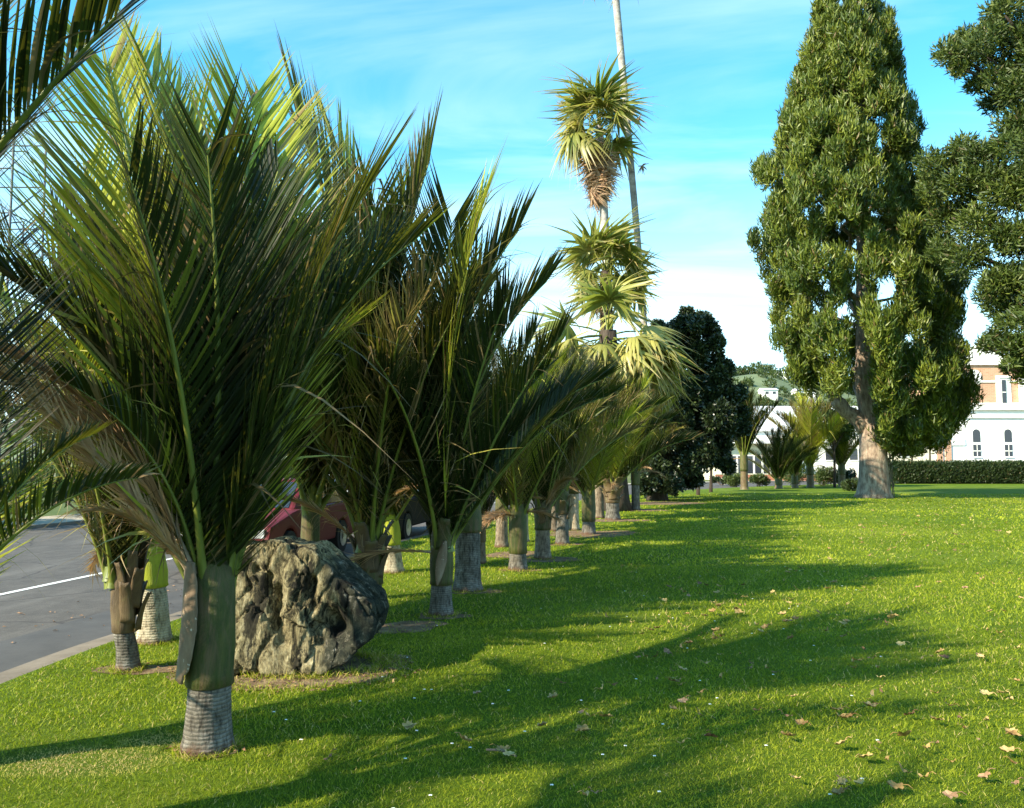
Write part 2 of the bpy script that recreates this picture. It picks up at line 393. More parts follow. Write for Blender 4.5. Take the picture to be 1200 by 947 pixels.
def put_frond(root, base, tip, kind='up', twist=0.0, rg=rnd, name=None, inst=None):
    """base, tip: world points; root is un-rotated so local = world - root.location"""
    me, chord = rg.choice(FV[kind]) if inst is None else FV[kind][inst]
    rl = Vector(root.location); base = Vector(base); tip = Vector(tip)
    d = tip - base; ln = d.length; d.normalize()
    up = Vector((0, 0, 1)); hor = Vector((tip.x - rl.x, tip.y - rl.y, 0))
    if hor.length < 1e-3: hor = Vector((1, 0, 0))
    hor.normalize()
    down = -(up - up.dot(d)*d) + 0.35*(hor - hor.dot(d)*d)
    down.normalize()
    q = Matrix.Rotation(twist, 3, d) @ Matrix((down, d.cross(down), d)).transposed()   # columns X,Y,Z of chord frame
    cz = chord.normalized(); cxx = Vector((cz.z, 0, -cz.x)); A = Matrix((cxx, Vector((0, 1, 0)), cz)).transposed()
    rot = (q @ A.transposed()).to_4x4(); sc = ln/chord.length
    o = bpy.data.objects.new(name or ('dead_frond' if kind == 'brown' else 'frond'), me); link(o, root)
    o.matrix_local = Matrix.Translation(base - rl) @ rot @ Matrix.Scale(sc, 4)
    if kind == 'brown': o['label'] = 'dry brown frond hanging from the crown'
    return o

def lathe(name, prof, mat, parent, n=20, bow=Vector((0, 0, 0)), jit=0.02, seed=0, x0=Vector((0, 0, 0))):
    """prof [(z, r)], bow: sideways offset growing with height^2"""
    g = random.Random(seed); vs = []; fs = []
    zt = prof[-1][0] or 1
    for i, (z, r) in enumerate(prof):
        t = z/zt
        for k in range(n):
            a = 2*math.pi*k/n; rr = r*(1 + jit*(g.random()-.5)*2)
            vs.append((x0.x + bow.x*t*t + math.cos(a)*rr, x0.y + bow.y*t*t + math.sin(a)*rr, x0.z + z))
    for i in range(len(prof)-1):
        for k in range(n): fs.append((i*n+k, i*n+(k+1) % n, (i+1)*n+(k+1) % n, (i+1)*n+k))
    fs.append(tuple((len(prof)-1)*n+k for k in range(n)))
    b = MB(); b.add(vs, fs); return b.build(name, mat, parent, smooth=True)

def nikau(base, th, sh, r, label, nauto=12, fr=(), seed=0, Lf=(2.6, 3.3), lean=(0, 0), trunk='nk_trunk', shaft='shaft', spread=1.0, kinds=None, group='nikau palms along the roadside lawn', bulge=1.10, dead=1, cat='palm', avoid=None, tall=None):
    g = random.Random(seed*13+5)
    root = empty('nikau_palm', base, label, cat, group)
    ln = Vector((lean[0], lean[1], 0))
    # trunk with leaf-scar rings
    pr = []; k = max(10, int(th/0.035))
    for i in range(k+1):
        z = th*i/k; fl = 1 + 0.28*math.exp(-z/0.09)
        pr.append((z-0.03 if i == 0 else z, r*fl*(1 + 0.006*math.sin(i*2.2)+0.008*g.random())*(1-0.05*z/th)))
    lathe('trunk', pr, MT[trunk], root, 22, ln*0.4, seed=seed)
    s0 = Vector((ln.x*0.4, ln.y*0.4, th-0.01))
    ps = [(0, r*0.98), (0.012, r*1.10), (sh*0.10, r*(1+bulge)/2), (sh*0.3, r*bulge*1.0), (sh*0.55, r*1.05), (sh*0.75, r*1.0), (sh*0.9, r*0.95), (sh, r*0.6)]
    lathe('crownshaft', ps, MT[shaft], root, 22, ln*0.6, jit=0.03, seed=seed+1, x0=s0)
    top = Vector(base) + Vector((ln.x, ln.y, th+sh*0.86))
    for (tip, kd, tw, *ii) in fr:
        tip = top + (Vector(tip)-top)*.94; d = (tip-top); h = Vector((d.x, d.y, 0)); h = h.normalized()*r*0.6 if h.length > 0.01 else h
        put_frond(root, top + h*.8 - Vector((0, 0, g.uniform(.1, .25)*sh+.05)), tip, kd, tw, g, inst=ii[0] if ii else None)
    az0 = g.random()*6.28
    for i in range(nauto):
        t = (i+0.5)/nauto
        az = az0 + i*2.39996 + g.uniform(-.2, .2)
        el = R(86 - (44*spread)*t**0.9 + g.uniform(-5, 5))
        Lx = g.uniform(*Lf)*(1-0.10*t)
        kd = (kinds or (['up', 'flat', 'gold', 'narrow'] if t < 0.45 else ['up', 'arch', 'arch', 'tatter']))
        kd = g.choice(kd)
        if avoid and avoid(az): continue
        d = Vector((math.cos(az)*math.cos(el), math.sin(az)*math.cos(el), math.sin(el)))
        h = Vector((math.cos(az), math.sin(az), 0))*r*0.6
        put_frond(root, top + h*.85 - Vector((0, 0, .06+t*sh*0.28)), top + d*Lx, kd, g.uniform(-.25, .25), g)
    for i in range(dead):
        az = g.random()*6.28; el = R(g.uniform(-15, 35))
        d = Vector((math.cos(az)*math.cos(el), math.sin(az)*math.cos(el), math.sin(el)))
        put_frond(root, top + d*r*0.5 - Vector((0, 0, sh*0.3)), top - Vector((0, 0, sh*0.3)) + d*g.uniform(0.8, 1.4), 'brown', g.uniform(-.5, .5), g)
    return root
# ================================================================== SETTING
KP = [(-4.3,-12),(-4.0,-2),(-3.76,5.9),(-3.5,8.4),(-3.05,12),(-2.5,15.9),(-1.85,19),(-0.3,26),(2.4,35),(6,43),(11,51.5),(18,60),(28,68.5),(45,77),(80,86),(160,96)]
def catmull(P, m=8):
    o = []
    for i in range(len(P)-1):
        p = [Vector(P[max(0, min(len(P)-1, j))]) for j in (i-1, i, i+1, i+2)]
        for k in range(m):
            t = k/m
            o.append(0.5*((2*p[1]) + (p[2]-p[0])*t + (2*p[0]-5*p[1]+4*p[2]-p[3])*t*t + (3*p[1]-p[0]-3*p[2]+p[3])*t**3))
    o.append(Vector(P[-1])); return o
KC = catmull(KP)
KY = [p.y for p in KC]; KX = [p.x for p in KC]
def kerb_x(y): return float(np.interp(y, KY, KX))
def offs(d):
    o = []
    for i, p in enumerate(KC):
        t = (KC[min(i+1, len(KC)-1)] - KC[max(i-1, 0)]).normalized()
        o.append(p + Vector((-t.y, t.x))*d)
    return o
def strip(name, d0, d1, z0, z1, mat, i0=0, i1=None):
    a, b = offs(d0), offs(d1); i1 = i1 or len(a); m = MB()
    vs = [(p.x, p.y, z0) for p in a[i0:i1]] + [(p.x, p.y, z1) for p in b[i0:i1]]; n = i1-i0
    m.add(vs, [(i, i+1, n+i+1, n+i) for i in range(n-1)])
    return m.build(name, mat)

gm = Mat('earth_ground', 0.95, 0.1)
gm.color(gm.ramp(gm.noise(0.05, 8), [(0.35, (0.06, 0.09, 0.02)), (0.6, (0.12, 0.13, 0.05))]))
m = MB(); m.add([(-3000,-300,-.13),(3000,-300,-.13),(3000,4000,-.13),(-3000,4000,-.13)], [(0,1,2,3)])
tag(m.build('ground', gm.m), kind='structure')

am = Mat('asphalt', 0.85, 0.25)
ac = am.ramp(am.noise(3, 10, 0.75), [(0.3, (0.065, 0.057, 0.050)), (0.7, (0.115, 0.100, 0.088))])
vor = am.n('ShaderNodeTexVoronoi'); vor.inputs['Scale'].default_value = 90; am.l(am.tc.outputs['Object'], vor.inputs[0])
ac = am.mix(0.35, ac, am.ramp(vor.outputs['Color'], [(0.2, (0.5, 0.5, 0.5)), (0.8, (1.3, 1.3, 1.3))]), 'MULTIPLY')
ac = am.mix(am.ramp(am.noise(0.7, 5, 0.6, stretch=(3, .35, 1)), [(0.5, (0, 0, 0)), (0.72, (.55, .55, .55))]), ac, (0.15, 0.135, 0.12))
cr = am.n('ShaderNodeTexVoronoi', feature='DISTANCE_TO_EDGE'); cr.inputs['Scale'].default_value = .55; mpn = am.n('ShaderNodeMix', data_type='RGBA'); mpn.inputs[0].default_value = .12
nz = am.n('ShaderNodeTexNoise'); nz.inputs['Scale'].default_value = 2.5; am.l(am.tc.outputs['Object'], nz.inputs[0]); am.l(am.tc.outputs['Object'], mpn.inputs[6]); am.l(nz.outputs['Color'], mpn.inputs[7]); am.l(mpn.outputs[2], cr.inputs[0])
ac = am.mix(am.ramp(cr.outputs['Distance'], [(.004, (.7, .7, .7)), (.014, (0, 0, 0))]), ac, (.035, .03, .028))
am.color(ac); am.bump(am.noise(160, 3), 0.5, 0.006)
tag(strip('road', 0.30, 11.5, -.10, -.10, am.m), kind='structure')
am2 = Mat('smooth_asphalt', 0.8, 0.25)
am2.color(am2.ramp(am2.noise(2.5, 9, 0.7), [(0.3, (0.058, 0.053, 0.050)), (0.7, (0.090, 0.082, 0.077))])); am2.bump(am2.noise(150, 3), 0.3, 0.004)
tag(strip('gutter_lane', 0.31, 1.35, -.096, -.096, am2.m), kind='structure')
cm = Mat('kerb_concrete', 0.9, 0.15)
cm.color(cm.ramp(cm.noise(2.2, 9, 0.7), [(0.3, (0.11, 0.09, 0.07)), (0.7, (0.23, 0.19, 0.15))])); cm.bump(cm.noise(60, 4), 0.4, 0.005)
kb = MB(); a, b = offs(0.0), offs(0.30); n = len(a)
vs = [(p.x,p.y,-.01) for p in a]+[(p.x,p.y,-.03) for p in b]+[(p.x,p.y,-.125) for p in b]
kb.add(vs, [(i,i+1,n+i+1,n+i) for i in range(n-1)]+[(n+i,n+i+1,2*n+i+1,2*n+i) for i in range(n-1)])
tag(kb.build('kerb', cm.m), kind='structure')
wp = Mat('road_paint', 0.7, 0.3)
wp.color(wp.mix(wp.ramp(wp.noise(9, 8, 0.8), [(0.56, (0, 0, 0)), (0.72, (1, 1, 1))]), (0.72, 0.71, 0.67), (0.2, 0.19, 0.18)))
# lane line, 3 m off the kerb
tag(strip('lane_line', 3.42, 3.53, -.094, -.094, wp.m, 0, 72), kind='structure')
far = Mat('footpath_concrete', 0.9, 0.15)
far.color(far.ramp(far.noise(1.0, 8), [(0.3, (0.30, 0.26, 0.20)), (0.7, (0.42, 0.37, 0.30))]))
tag(strip('footpath', 11.5, 14.0, -.02, -.02, far.m), kind='structure')
m = MB(); a, b = offs(11.4), offs(11.5); n = len(a)
m.add([(p.x,p.y,-.125) for p in a]+[(p.x,p.y,-.018) for p in a]+[(p.x,p.y,-.018) for p in b], [(i,i+1,n+i+1,n+i) for i in range(n-1)]+[(n+i,n+i+1,2*n+i+1,2*n+i) for i in range(n-1)])
tag(m.build('far_kerb', cm.m), kind='structure')

# lawn sheet
SANDY = [(G(100, 893), 0.42, 0.10), (G(190, 868), .22, .05)]
lm = Mat('lawn', 0.95, 0.1)
c1 = lm.ramp(lm.noise(0.9, 8, 0.65), [(0.3, (0.070, 0.115, 0.008)), (0.55, (0.105, 0.160, 0.011)), (0.75, (0.16, 0.20, 0.018))])
c2 = lm.ramp(lm.noise(26, 6, 0.7), [(0.3, (0.55, 0.6, 0.5)), (0.7, (1.35, 1.3, 1.2))])
c1 = lm.mix(0.9, c1, c2, 'MULTIPLY')
# mown rows and drier areas
c1 = lm.mix(lm.ramp(lm.noise(0.16, 5, 0.6), [(0.52, (0, 0, 0)), (0.72, (.6, .6, .6))]), c1, (0.19, 0.23, 0.035))
lm.color(c1); lm.bump(lm.noise(40, 7, 0.8), 1.0, 0.03)
bmh = bmesh.new(); vs = [bmh.verts.new((p.x, p.y, 0)) for p in KC] + [bmh.verts.new((160, -12, 0))]
fce = bmh.faces.new(vs); bmesh.ops.triangulate(bmh, faces=[fce]); bmesh.ops.recalc_face_normals(bmh, faces=bmh.faces)
me = bpy.data.meshes.new('lawn'); bmh.to_mesh(me); bmh.free(); me.materials.append(lm.m)
tag(link(bpy.data.objects.new('lawn', me)), kind='structure')

# bare soil patches
sm_ = Mat('bare_soil', 0.95, 0.1)
sm_.color(sm_.ramp(sm_.noise(7, 9, 0.75), [(0.3, (0.07, 0.045, 0.03)), (0.5, (0.17, 0.115, 0.07)), (0.72, (0.34, 0.26, 0.15))])); sm_.bump(sm_.noise(45, 6), 0.8, 0.02)
SOIL = []
def soil(x, y, rx, ry, ang=0, seed=0, k=0.25):
    SOIL.append((x, y, rx, ry, ang)); g = random.Random(seed); m = MB(); n = 40
    ph = [g.random()*6.28 for _ in range(4)]; vs = [(x, y, .006)]
    for i in range(n):
        a = 2*math.pi*i/n; f = 1 + k*(0.5*math.sin(2*a+ph[0])+0.35*math.sin(3*a+ph[1])+0.25*math.sin(5*a+ph[2])+0.15*math.sin(9*a+ph[3]))
        u, v = math.cos(a)*rx*f, math.sin(a)*ry*f
        vs.append((x+u*math.cos(ang)-v*math.sin(ang), y+u*math.sin(ang)+v*math.cos(ang), .004))
    m.add(vs, [(0, i+1, (i+1) % n+1) for i in range(n)])
    tag(m.build('soil_patch', sm_.m), kind='structure')
bc = W(355, 788, 6.45); BX, BY = bc.x, 6.55
soil(BX-0.02, BY-0.15, 0.82, 0.55, 0.1, 1)
p = G(485, 735); soil(p.x-0.1, p.y, 0.42, 0.28, 0.2, 2)
p = G(243, 880); soil(p.x, p.y+0.01, 0.165, 0.15, 0, 3, .12)
straw = plain('dead_straw', (.42, .31, .14), .95, var=.45, scale=22, bump=.6); SOIL[-1] = (p.x, p.y, .20, .06, .25)
p = G(150, 785); soil(p.x+.1, p.y, 0.35, 0.16, 0, 4)
for i, (px, py, s) in enumerate(((517,722,.22),(549,693,.28),(607,668,.24),(637,656,.45),(659,638,.3),(690,626,.9),(718,610,.7),(745,598,.8),(765,590,1.6),(672,624,.5),(600,650,.5))):
    p = G(px, py); soil(p.x+0.1*s, p.y, s*1.3, s*0.9, 0.3, 10+i)

# grass: countless short blades, one object
def in_soil(x, y, grow=1.0):
    o = np.zeros(len(x))
    for sx, sy, rx, ry, an in SOIL:
        dx, dy = x-sx, y-sy; u = dx*math.cos(an)+dy*math.sin(an); v = -dx*math.sin(an)+dy*math.cos(an)
        o = np.maximum(o, 1.25 - ((u/(rx*grow))**2+(v/(ry*grow))**2)*0.9)
    return np.clip(o, 0, 1)
def snoise(x, y, sc, seed=0):
    g = np.random.default_rng(seed); o = np.zeros(len(x))
    for i in range(7):
        a = g.random()*6.28; k = sc*g.uniform(0.5, 1.9); o += np.sin((x*math.cos(a)+y*math.sin(a))*k + g.random()*6.28 + 0.9*np.sin((x*math.sin(a)-y*math.cos(a))*k*0.7))
    return o/7
def grass(D0, D1, dens, ln, wd, seg):
    parts = []
    n = int(dens*(D1-D0)*1.45*(D0+D1)/2 + dens*(D1-D0)*1.0)
    y = NR.uniform(D0, D1, n); x = NR.uniform(-0.73, 0.73, n)*y + NR.uniform(-.5, .5, n)
    # uniform in area: accept with probability ~ y
    keep = NR.random(n) < (y+0.7)/(D1+0.7); x, y = x[keep], y[keep]
    kx = np.interp(y, KY, KX); ok = x > kx + 0.02; x, y = x[ok], y[ok]
    ok = NR.random(len(x)) > in_soil(x, y)*0.93; x, y = x[ok], y[ok]
    n = len(x); P = np.stack([x, y, np.full(n, -0.004)], 1)
    D = unit(np.stack([NR.normal(0, .55, n), NR.normal(0, .55, n), np.ones(n)], 1))
    a = NR.uniform(0, 6.28, n); Wd = np.stack([np.cos(a), np.sin(a), np.zeros(n)], 1)
    C = np.stack([NR.normal(0, .4, n), NR.normal(0, .4, n), -NR.uniform(0, .5, n)], 1)
    lump = snoise(x, y, 2.2, 3)*0.55 + snoise(x, y, 9, 4)*0.45
    L_ = ln*(0.75 + 0.7*NR.random(n))*(1+0.5*np.clip(lump, -1, 1))
    var = np.clip(0.50 + 0.22*snoise(x, y, 0.35, 18) + 0.34*snoise(x, y, 0.9, 8) + 0.25*snoise(x, y, 5, 9) + NR.normal(0, .16, n), 0, 1)
    dry = np.clip((NR.random(n) < 0.045 + 0.10*np.clip(snoise(x, y, 0.7, 12), 0, 1))*0.8, 0, 1)
    for q, rx, ry in SANDY:
        d2 = ((x-q.x)/rx)**2 + ((y-q.y)/(ry*2.2))**2 + 0.5*snoise(x, y, 14, 5)
        dry = np.maximum(dry, np.clip(1.5-d2, 0, 1)*(NR.random(n) < .95)); L_ = L_*np.where(d2 < 1, 0.7, 1); var = np.where(d2 < 1.1, np.maximum(var, .8), var)
    return blades(P, D, Wd, L_, wd, C, seg, prof=lambda t: np.clip(1.0-t**1.7, 0.06, 1), var=var, dry=dry)
GR = [grass(2.6, 5.0, 7500, 0.028, 0.0040, 2), grass(5.0, 8.0, 3500, 0.033, 0.0065, 2), grass(8, 13, 1300, 0.045, 0.011, 1), grass(13, 22, 420, 0.050, 0.020, 1), grass(22, 45, 85, 0.055, 0.045, 1)]
def ring(cx, cy, rx, ry, n, ln, ang=0):
    a = NR.uniform(0, 6.28, n); f = NR.normal(1.03, .10, n); u, v = np.cos(a)*rx*f, np.sin(a)*ry*f
    x = cx+u*math.cos(ang)-v*math.sin(ang); y = cy+u*math.sin(ang)+v*math.cos(ang); P = np.stack([x, y, np.full(n, -.004)], 1)
    D = unit(np.stack([NR.normal(0, .45, n), NR.normal(0, .45, n), np.ones(n)], 1)); b = NR.uniform(0, 6.28, n)
    return blades(P, D, np.stack([np.cos(b), np.sin(b), np.zeros(n)], 1), ln*NR.uniform(.5, 1.4, n), .006, np.stack([NR.normal(0, .5, n), NR.normal(0, .5, n), -NR.uniform(0, .6, n)], 1), 3, prof=lambda t: np.clip(1.0-t**1.7, .06, 1), var=NR.random(n), dry=(NR.random(n) < .25)*.8)
for px, py, rr, n in ((243, 878, .155, 900), (150, 785, .12, 500), (180, 752, .17, 600), (460, 671, .19, 500), (432, 722, .18, 500), (517, 721, .15, 600), (548, 692, .22, 600), (607, 668, .18, 400), (636, 655, .18, 400), (659, 638, .18, 400)):
    q = G(px, py); GR.append(ring(q.x, q.y, rr, rr, n, .055))
GR.append(ring(BX-.02, BY+.05, .62, .42, 2600, .075)); GR.append(ring(BX-.02, BY-.15, .80, .55, 2500, .05, .1))
gv, gf, ga, gd = merge(GR)
tag(obj_np('grass', mesh_np('grass', gv, gf, MT['grass'], attrs={'var': ga, 'dry': gd})), kind='stuff')
# daisies
m = MB(); wdm = plain('daisy_petals', (0.8, 0.8, 0.76), 0.6, var=.03)
for i in range(90):
    y = rnd.uniform(3.8, 13); x = rnd.uniform(-.3, .45)*y
    if x < kerb_x(y)+.2: continue
    z = .035; r = .009
    m.add([(x+math.cos(a)*r, y+math.sin(a)*r, z+.002*math.sin(3*a)) for a in np.linspace(0, 6.28, 8)[:-1]], [tuple(range(7))])
tag(m.build('daisies', wdm), kind='stuff')

# ------------------------------------------------------------------ hill, its woodland and houses
hm = Mat('hazed_hill_grass', 0.95, 0.1)
hm.color(hm.ramp(hm.noise(0.03, 8, 0.7), [(0.35, (0.10, 0.13, 0.08)), (0.55, (0.16, 0.19, 0.10)), (0.75, (0.24, 0.23, 0.14))]))  # paler grey-green: distance haze is put into the hill colour
HX, HY, HZ = [], [], []
def hill_z(x, y):
    px = 600 + x/y*F
    crest = float(np.interp(px, [300, 600, 780, 860, 890, 930, 990, 1060, 1200, 1500], [30, 45, 58, 60, 62, 56, 48, 40, 28, 20]))
    t = min(1, max(0, (y-300)/230)); f = t*t*(3-2*t)
    if y > 560: f *= max(0.3, 1-(y-560)/500)
    return crest*f + 4*mnoise.noise(Vector((x*.02, y*.02, 0)))*f - .2
m = MB(); nx, ny = 90, 30
for j in range(ny+1):
    for i in range(nx+1):
        x = -350 + 1000*i/nx; y = 280 + 420*j/ny; m.v.append((x, y, hill_z(x, y)))
for j in range(ny):
    for i in range(nx): m.f.append((j*(nx+1)+i, j*(nx+1)+i+1, (j+1)*(nx+1)+i+1, (j+1)*(nx+1)+i)); m.m.append(0)
tag(m.build('hill', hm.m, smooth=True), kind='structure')

def foliage(lobes, per, ll, lw, up=0.4, curl=0.3, seg=2, shell=0.55, seed=0, vspread=.18, flat=1.0, out=1.0, jit=.8, vb=0.45, cmin=0.0):
    """lobes [(x,y,z,r)] -> blade arrays"""
    g = np.random.default_rng(seed); Lb = np.array(lobes, dtype=float)
    n_each = np.maximum(8, (per*(Lb[:, 3]/Lb[:, 3].mean())**2).astype(int)); idx = np.repeat(np.arange(len(Lb)), n_each); n = len(idx)
    d = unit(g.normal(0, 1, (n, 3))); rr = Lb[idx, 3]*(shell + (1-shell)*g.random(n)**0.6)
    # lumpy lobe
    rr = rr*(1 + 0.22*np.sin(d[:, 0]*5+idx)*np.sin(d[:, 1]*4.3+idx*1.7) )
    P = Lb[idx, :3] + d*rr[:, None]*np.array([1, 1, flat])
    D = unit(d*out + np.array([0, 0, up]) + g.normal(0, jit*.6, (n, 3)))
    Wd = unit(np.cross(D, g.normal(0, 1, (n, 3)))); C = np.array([0, 0, curl]) + g.normal(0, .22, (n, 3))
    lv = g.normal(0, .10, len(Lb))
    var = np.clip(vb + lv[idx] + g.normal(0, vspread, n) , 0, 1)
    dry = (g.random(n) < .025)*.8
    P = P - D*(np.full(n, ll)*.5)[:, None]
    return blades(P, D, Wd, ll*g.uniform(.7, 1.25, n), lw*g.uniform(.75, 1.2, n), C, seg, var=var, dry=dry, prof=lambda t: np.clip(np.sin(math.pi*np.clip(t*.92+.08, 0, 1))**.7, .08, 1), fold=0.0)
def crown(name, lobes, parent, mat, **k):
    V, Fc, a, d = foliage(lobes, **k)
    if parent is not None: V = V - np.array(parent.location)
    return obj_np(name, mesh_np(name, V, Fc, mat, attrs={'var': a, 'dry': d}), parent)

lobes = []; g = random.Random(3)
for i in range(120):
    px = g.uniform(800, 1120); y = g.uniform(330, 560); x = (px-600)/F*y; r = g.uniform(1.8, 4.2)
    lobes.append((x, y, hill_z(x, y)+r*.5, r))
for i in range(60):
    px = 800 + i*5.2; y = g.uniform(525, 555); x = (px-600)/F*y; r = g.uniform(2.0, 5.5); lobes.append((x, y, hill_z(x, y)+r*.7, r))
tag(crown('woodland', lobes, None, MT['shrub'], per=170, ll=1.2, lw=.8, up=.5, seed=9, vb=.35), kind='stuff')
wall_w = plain('white_render', (0.82, 0.80, 0.75), 0.7, var=.04)
roof_g = plain('grey_roof', (0.30, 0.29, 0.28), 0.6)
roof_w = plain('pale_roof_sheet', (0.70, 0.70, 0.70), 0.45, var=.05)
glass = Mat('window_glass', 0.08, 0.6); glass.color((0.03, 0.035, 0.045)); glass = glass.m
frame_d = plain('dark_frame', (0.06, 0.05, 0.05), 0.5)
def house(px, py, D, wpx, hpx, label, roofm, cream=wall_w):
    p = W(px, py, D); w_ = wpx/F*D; h = hpx/F*D; zb = hill_z(p.x, D)-1.5
    e = empty('hillside_house', (p.x, D, zb), label, 'house', 'houses on the far hillside')
    top = p.z - zb; m = MB(); m.box(-w_/2, w_/2, 0, 9, 0, top); m.build('wall', cream, e)
    m = MB(); m.add([(-w_/2-.5,-.6,top-.02),(w_/2+.5,-.6,top-.02),(w_/2+.5,9.6,top-.02),(-w_/2-.5,9.6,top-.02),(-w_/2-.5,4.5,top+h*.6),(w_/2+.5,4.5,top+h*.6)],
          [(0,1,2,3),(0,1,5,4),(3,2,5,4),(0,3,4),(1,2,5)]); m.build('roof', roofm, e)
    for k in range(max(2, int(w_/5))):
        x = -w_/2 + (k+.5)*w_/max(2, int(w_/5)); m = MB(); m.box(x-.9, x+.9, -.05, .0, top-2.2, top-.9); m.build('window', glass, e)
cream = plain('cream_render', (0.70, 0.64, 0.48), 0.7, var=.05)
house(903, 457, 430, 17, 5, 'white two-storey house on the green hillside right of the dark tree', roof_w)
house(873, 453, 470, 14, 6, 'cream house high on the hillside among trees, beside the dark tree', roof_g, cream)
house(945, 458, 440, 22, 6, 'long low white house on the hill half hidden by the tall conifer', roof_w)
house(918, 437, 520, 9, 4, 'small pale house on the crest of the wooded hill', roof_w)

# ------------------------------------------------------------------ buildings beyond the road
def arch(m, x, z0, z1, hw, y0, y1, mi=0, n=8):
    poly = [(x-hw, z0), (x+hw, z0)] + [(x+hw*math.cos(a), z1-hw+hw*math.sin(a)) for a in np.linspace(0, math.pi, n)]
    m.prism(poly, y0, y1, mi)
def X(px, D): return (px-600)/F*D
def Z(py, D): return W(600, py, D).z
# warehouse
D = 98; e = empty('warehouse', (X(930, D), D, 0), 'long white warehouse with pale sheet roof behind the small palms', 'building')
x0, x1 = X(846, D)-e.location.x, X(1050, D)-e.location.x; ze, zr = Z(503, D), Z(474, D+9)
m = MB(); m.box(x0, x1, 0, 24, -.1, ze); m.build('wall', wall_w, e)
m = MB(); m.add([(x0-.4,-.4,ze+.02),(x1+.4,-.4,ze+.02),(x1+.4,12,zr),(x0-.4,12,zr),(x1+.4,24.4,ze+.02),(x0-.4,24.4,ze+.02),(x0-.4,-.4,ze-.25),(x1+.4,-.4,ze-.25)],
                [(0,1,2,3),(3,2,4,5),(0,5,3),(1,2,4),(0,1,7,6)]); rf = m.build('roof', roof_w, e)
m = MB(); xx = x0
while xx < x1: m.box(xx, xx+.07, -.42, -.38, ze-.24, ze-.02); xx += .8
for k in range(10):
    t = k/9; m.tube([(x0+(x1-x0)*t, -.38, ze+.05), (x0+(x1-x0)*t, 11.9, zr+.03)], .05, 4)
m.build('ridge_seam', roof_g, rf)
for k in range(7):
    x = x0 + (x1-x0)*(k+.6)/7.2; m = MB(); m.box(x-1.0, x+1.0, -.06, .0, 2.2, 3.6); wn = m.build('window', glass, e)
    m = MB(); m.box(x-1.1, x+1.1, -.10, -.062, 2.1, 2.2); m.box(x-1.1, x+1.1, -.10, -.062, 3.6, 3.7); m.box(x-.04, x+.04, -.10, -.062, 2.2, 3.6); m.build('window_frame', wall_w, wn)
yel = plain('yellow_paint', (0.75, 0.60, 0.20), 0.6, var=.06)
m = MB(); m.box(X(930, D)-e.location.x, X(953, D)-e.location.x, -.12, -.005, Z(534, D), Z(506, D)); m.build('yellow_panel', yel, e)
# cream shop
D = 90; e = empty('cream_shop', (X(880, D), D, 0), 'low cream building with shaded glass front behind the upright palm', 'building')
x0, x1 = X(838, D)-e.location.x, X(934, D)-e.location.x; zt = Z(520, D)
m = MB(); m.box(x0, x1, 0, 6, -.1, zt); m.build('wall', cream, e)
m = MB(); m.box(x0-.3, x1+.3, -1.0, 6.2, zt, zt+.25); m.build('roof', roof_w, e)
for k in range(9):
    x = x0+.6+(x1-x0-1.2)*k/8.5; m = MB(); m.box(x, x+.75, -.05, 0, .5, 2.6); wn = m.build('window', glass, e)
    m = MB(); m.box(x-.06, x, -.09, -.01, .4, 2.7); m.box(x+.75, x+.81, -.09, -.01, .4, 2.7); m.box(x, x+.75, -.09, -.052, 2.6, 2.7); m.build('window_frame', wall_w, wn)
# brick hall
D = 92; e = empty('brick_hall', (X(1160, D), D, 0), 'two-storey hall with orange brick above a white arched ground floor', 'building')
ox = e.location.x; x0, x1 = X(1068, D)-ox, X(1290, D)-ox; zc_, zt = Z(478, D), Z(424, D)
bk = Mat('orange_brick', 0.85, 0.2)
br_ = bk.n('ShaderNodeTexBrick'); br_.inputs['Scale'].default_value = 1.0; br_.inputs['Brick Width'].default_value = .46; br_.inputs['Row Height'].default_value = .16; br_.inputs['Mortar Size'].default_value = .02
mpp = bk.n('ShaderNodeMapping'); mpp.inputs['Rotation'].default_value = (R(90), 0, 0); bk.l(bk.tc.outputs['Object'], mpp.inputs[0]); bk.l(mpp.outputs[0], br_.inputs[0])
br_.inputs['Color1'].default_value = (0.46, 0.23, 0.14, 1); br_.inputs['Color2'].default_value = (0.55, 0.30, 0.19, 1); br_.inputs['Mortar'].default_value = (0.5, 0.35, 0.25, 1)
bk.color(br_.outputs['Color'])
m = MB(); m.box(x0, x1, 0, 14, -.1, zc_); m.build('lower_wall', wall_w, e)
xu0 = X(1128, D)-ox
m = MB(); m.box(xu0, x1, 0.3, 13.5, zc_, zt); m.build('upper_wall', bk.m, e)
m = MB(); m.box(x0-.2, x1, -.35, -.002, zc_-.25, zc_+.25); m.box(x0-.1, x1, -.2, -.004, Z(490, D), Z(490, D)+.18); m.build('cornice', wall_w, e)
m = MB(); m.box(xu0-.2, x1, .05, .298, zt-.35, zt+.15); m.box(xu0, x1, .18, .298, Z(448, D), Z(448, D)+.22); m.box(xu0, x1, .18, .298, Z(474, D), Z(474, D)+.2); m.build('string_course', wall_w, e)
xa = X(1152, D)-ox
m = MB(); m.prism([(xa-3.0, zt+.15), (xa+3.6, zt+.15), (xa+2.6, zt+.9), (xa+1.2, Z(406, D)), (xa-.8, Z(406, D)), (xa-2.2, zt+.9)], .1, .9); m.build('gable', wall_w, e)
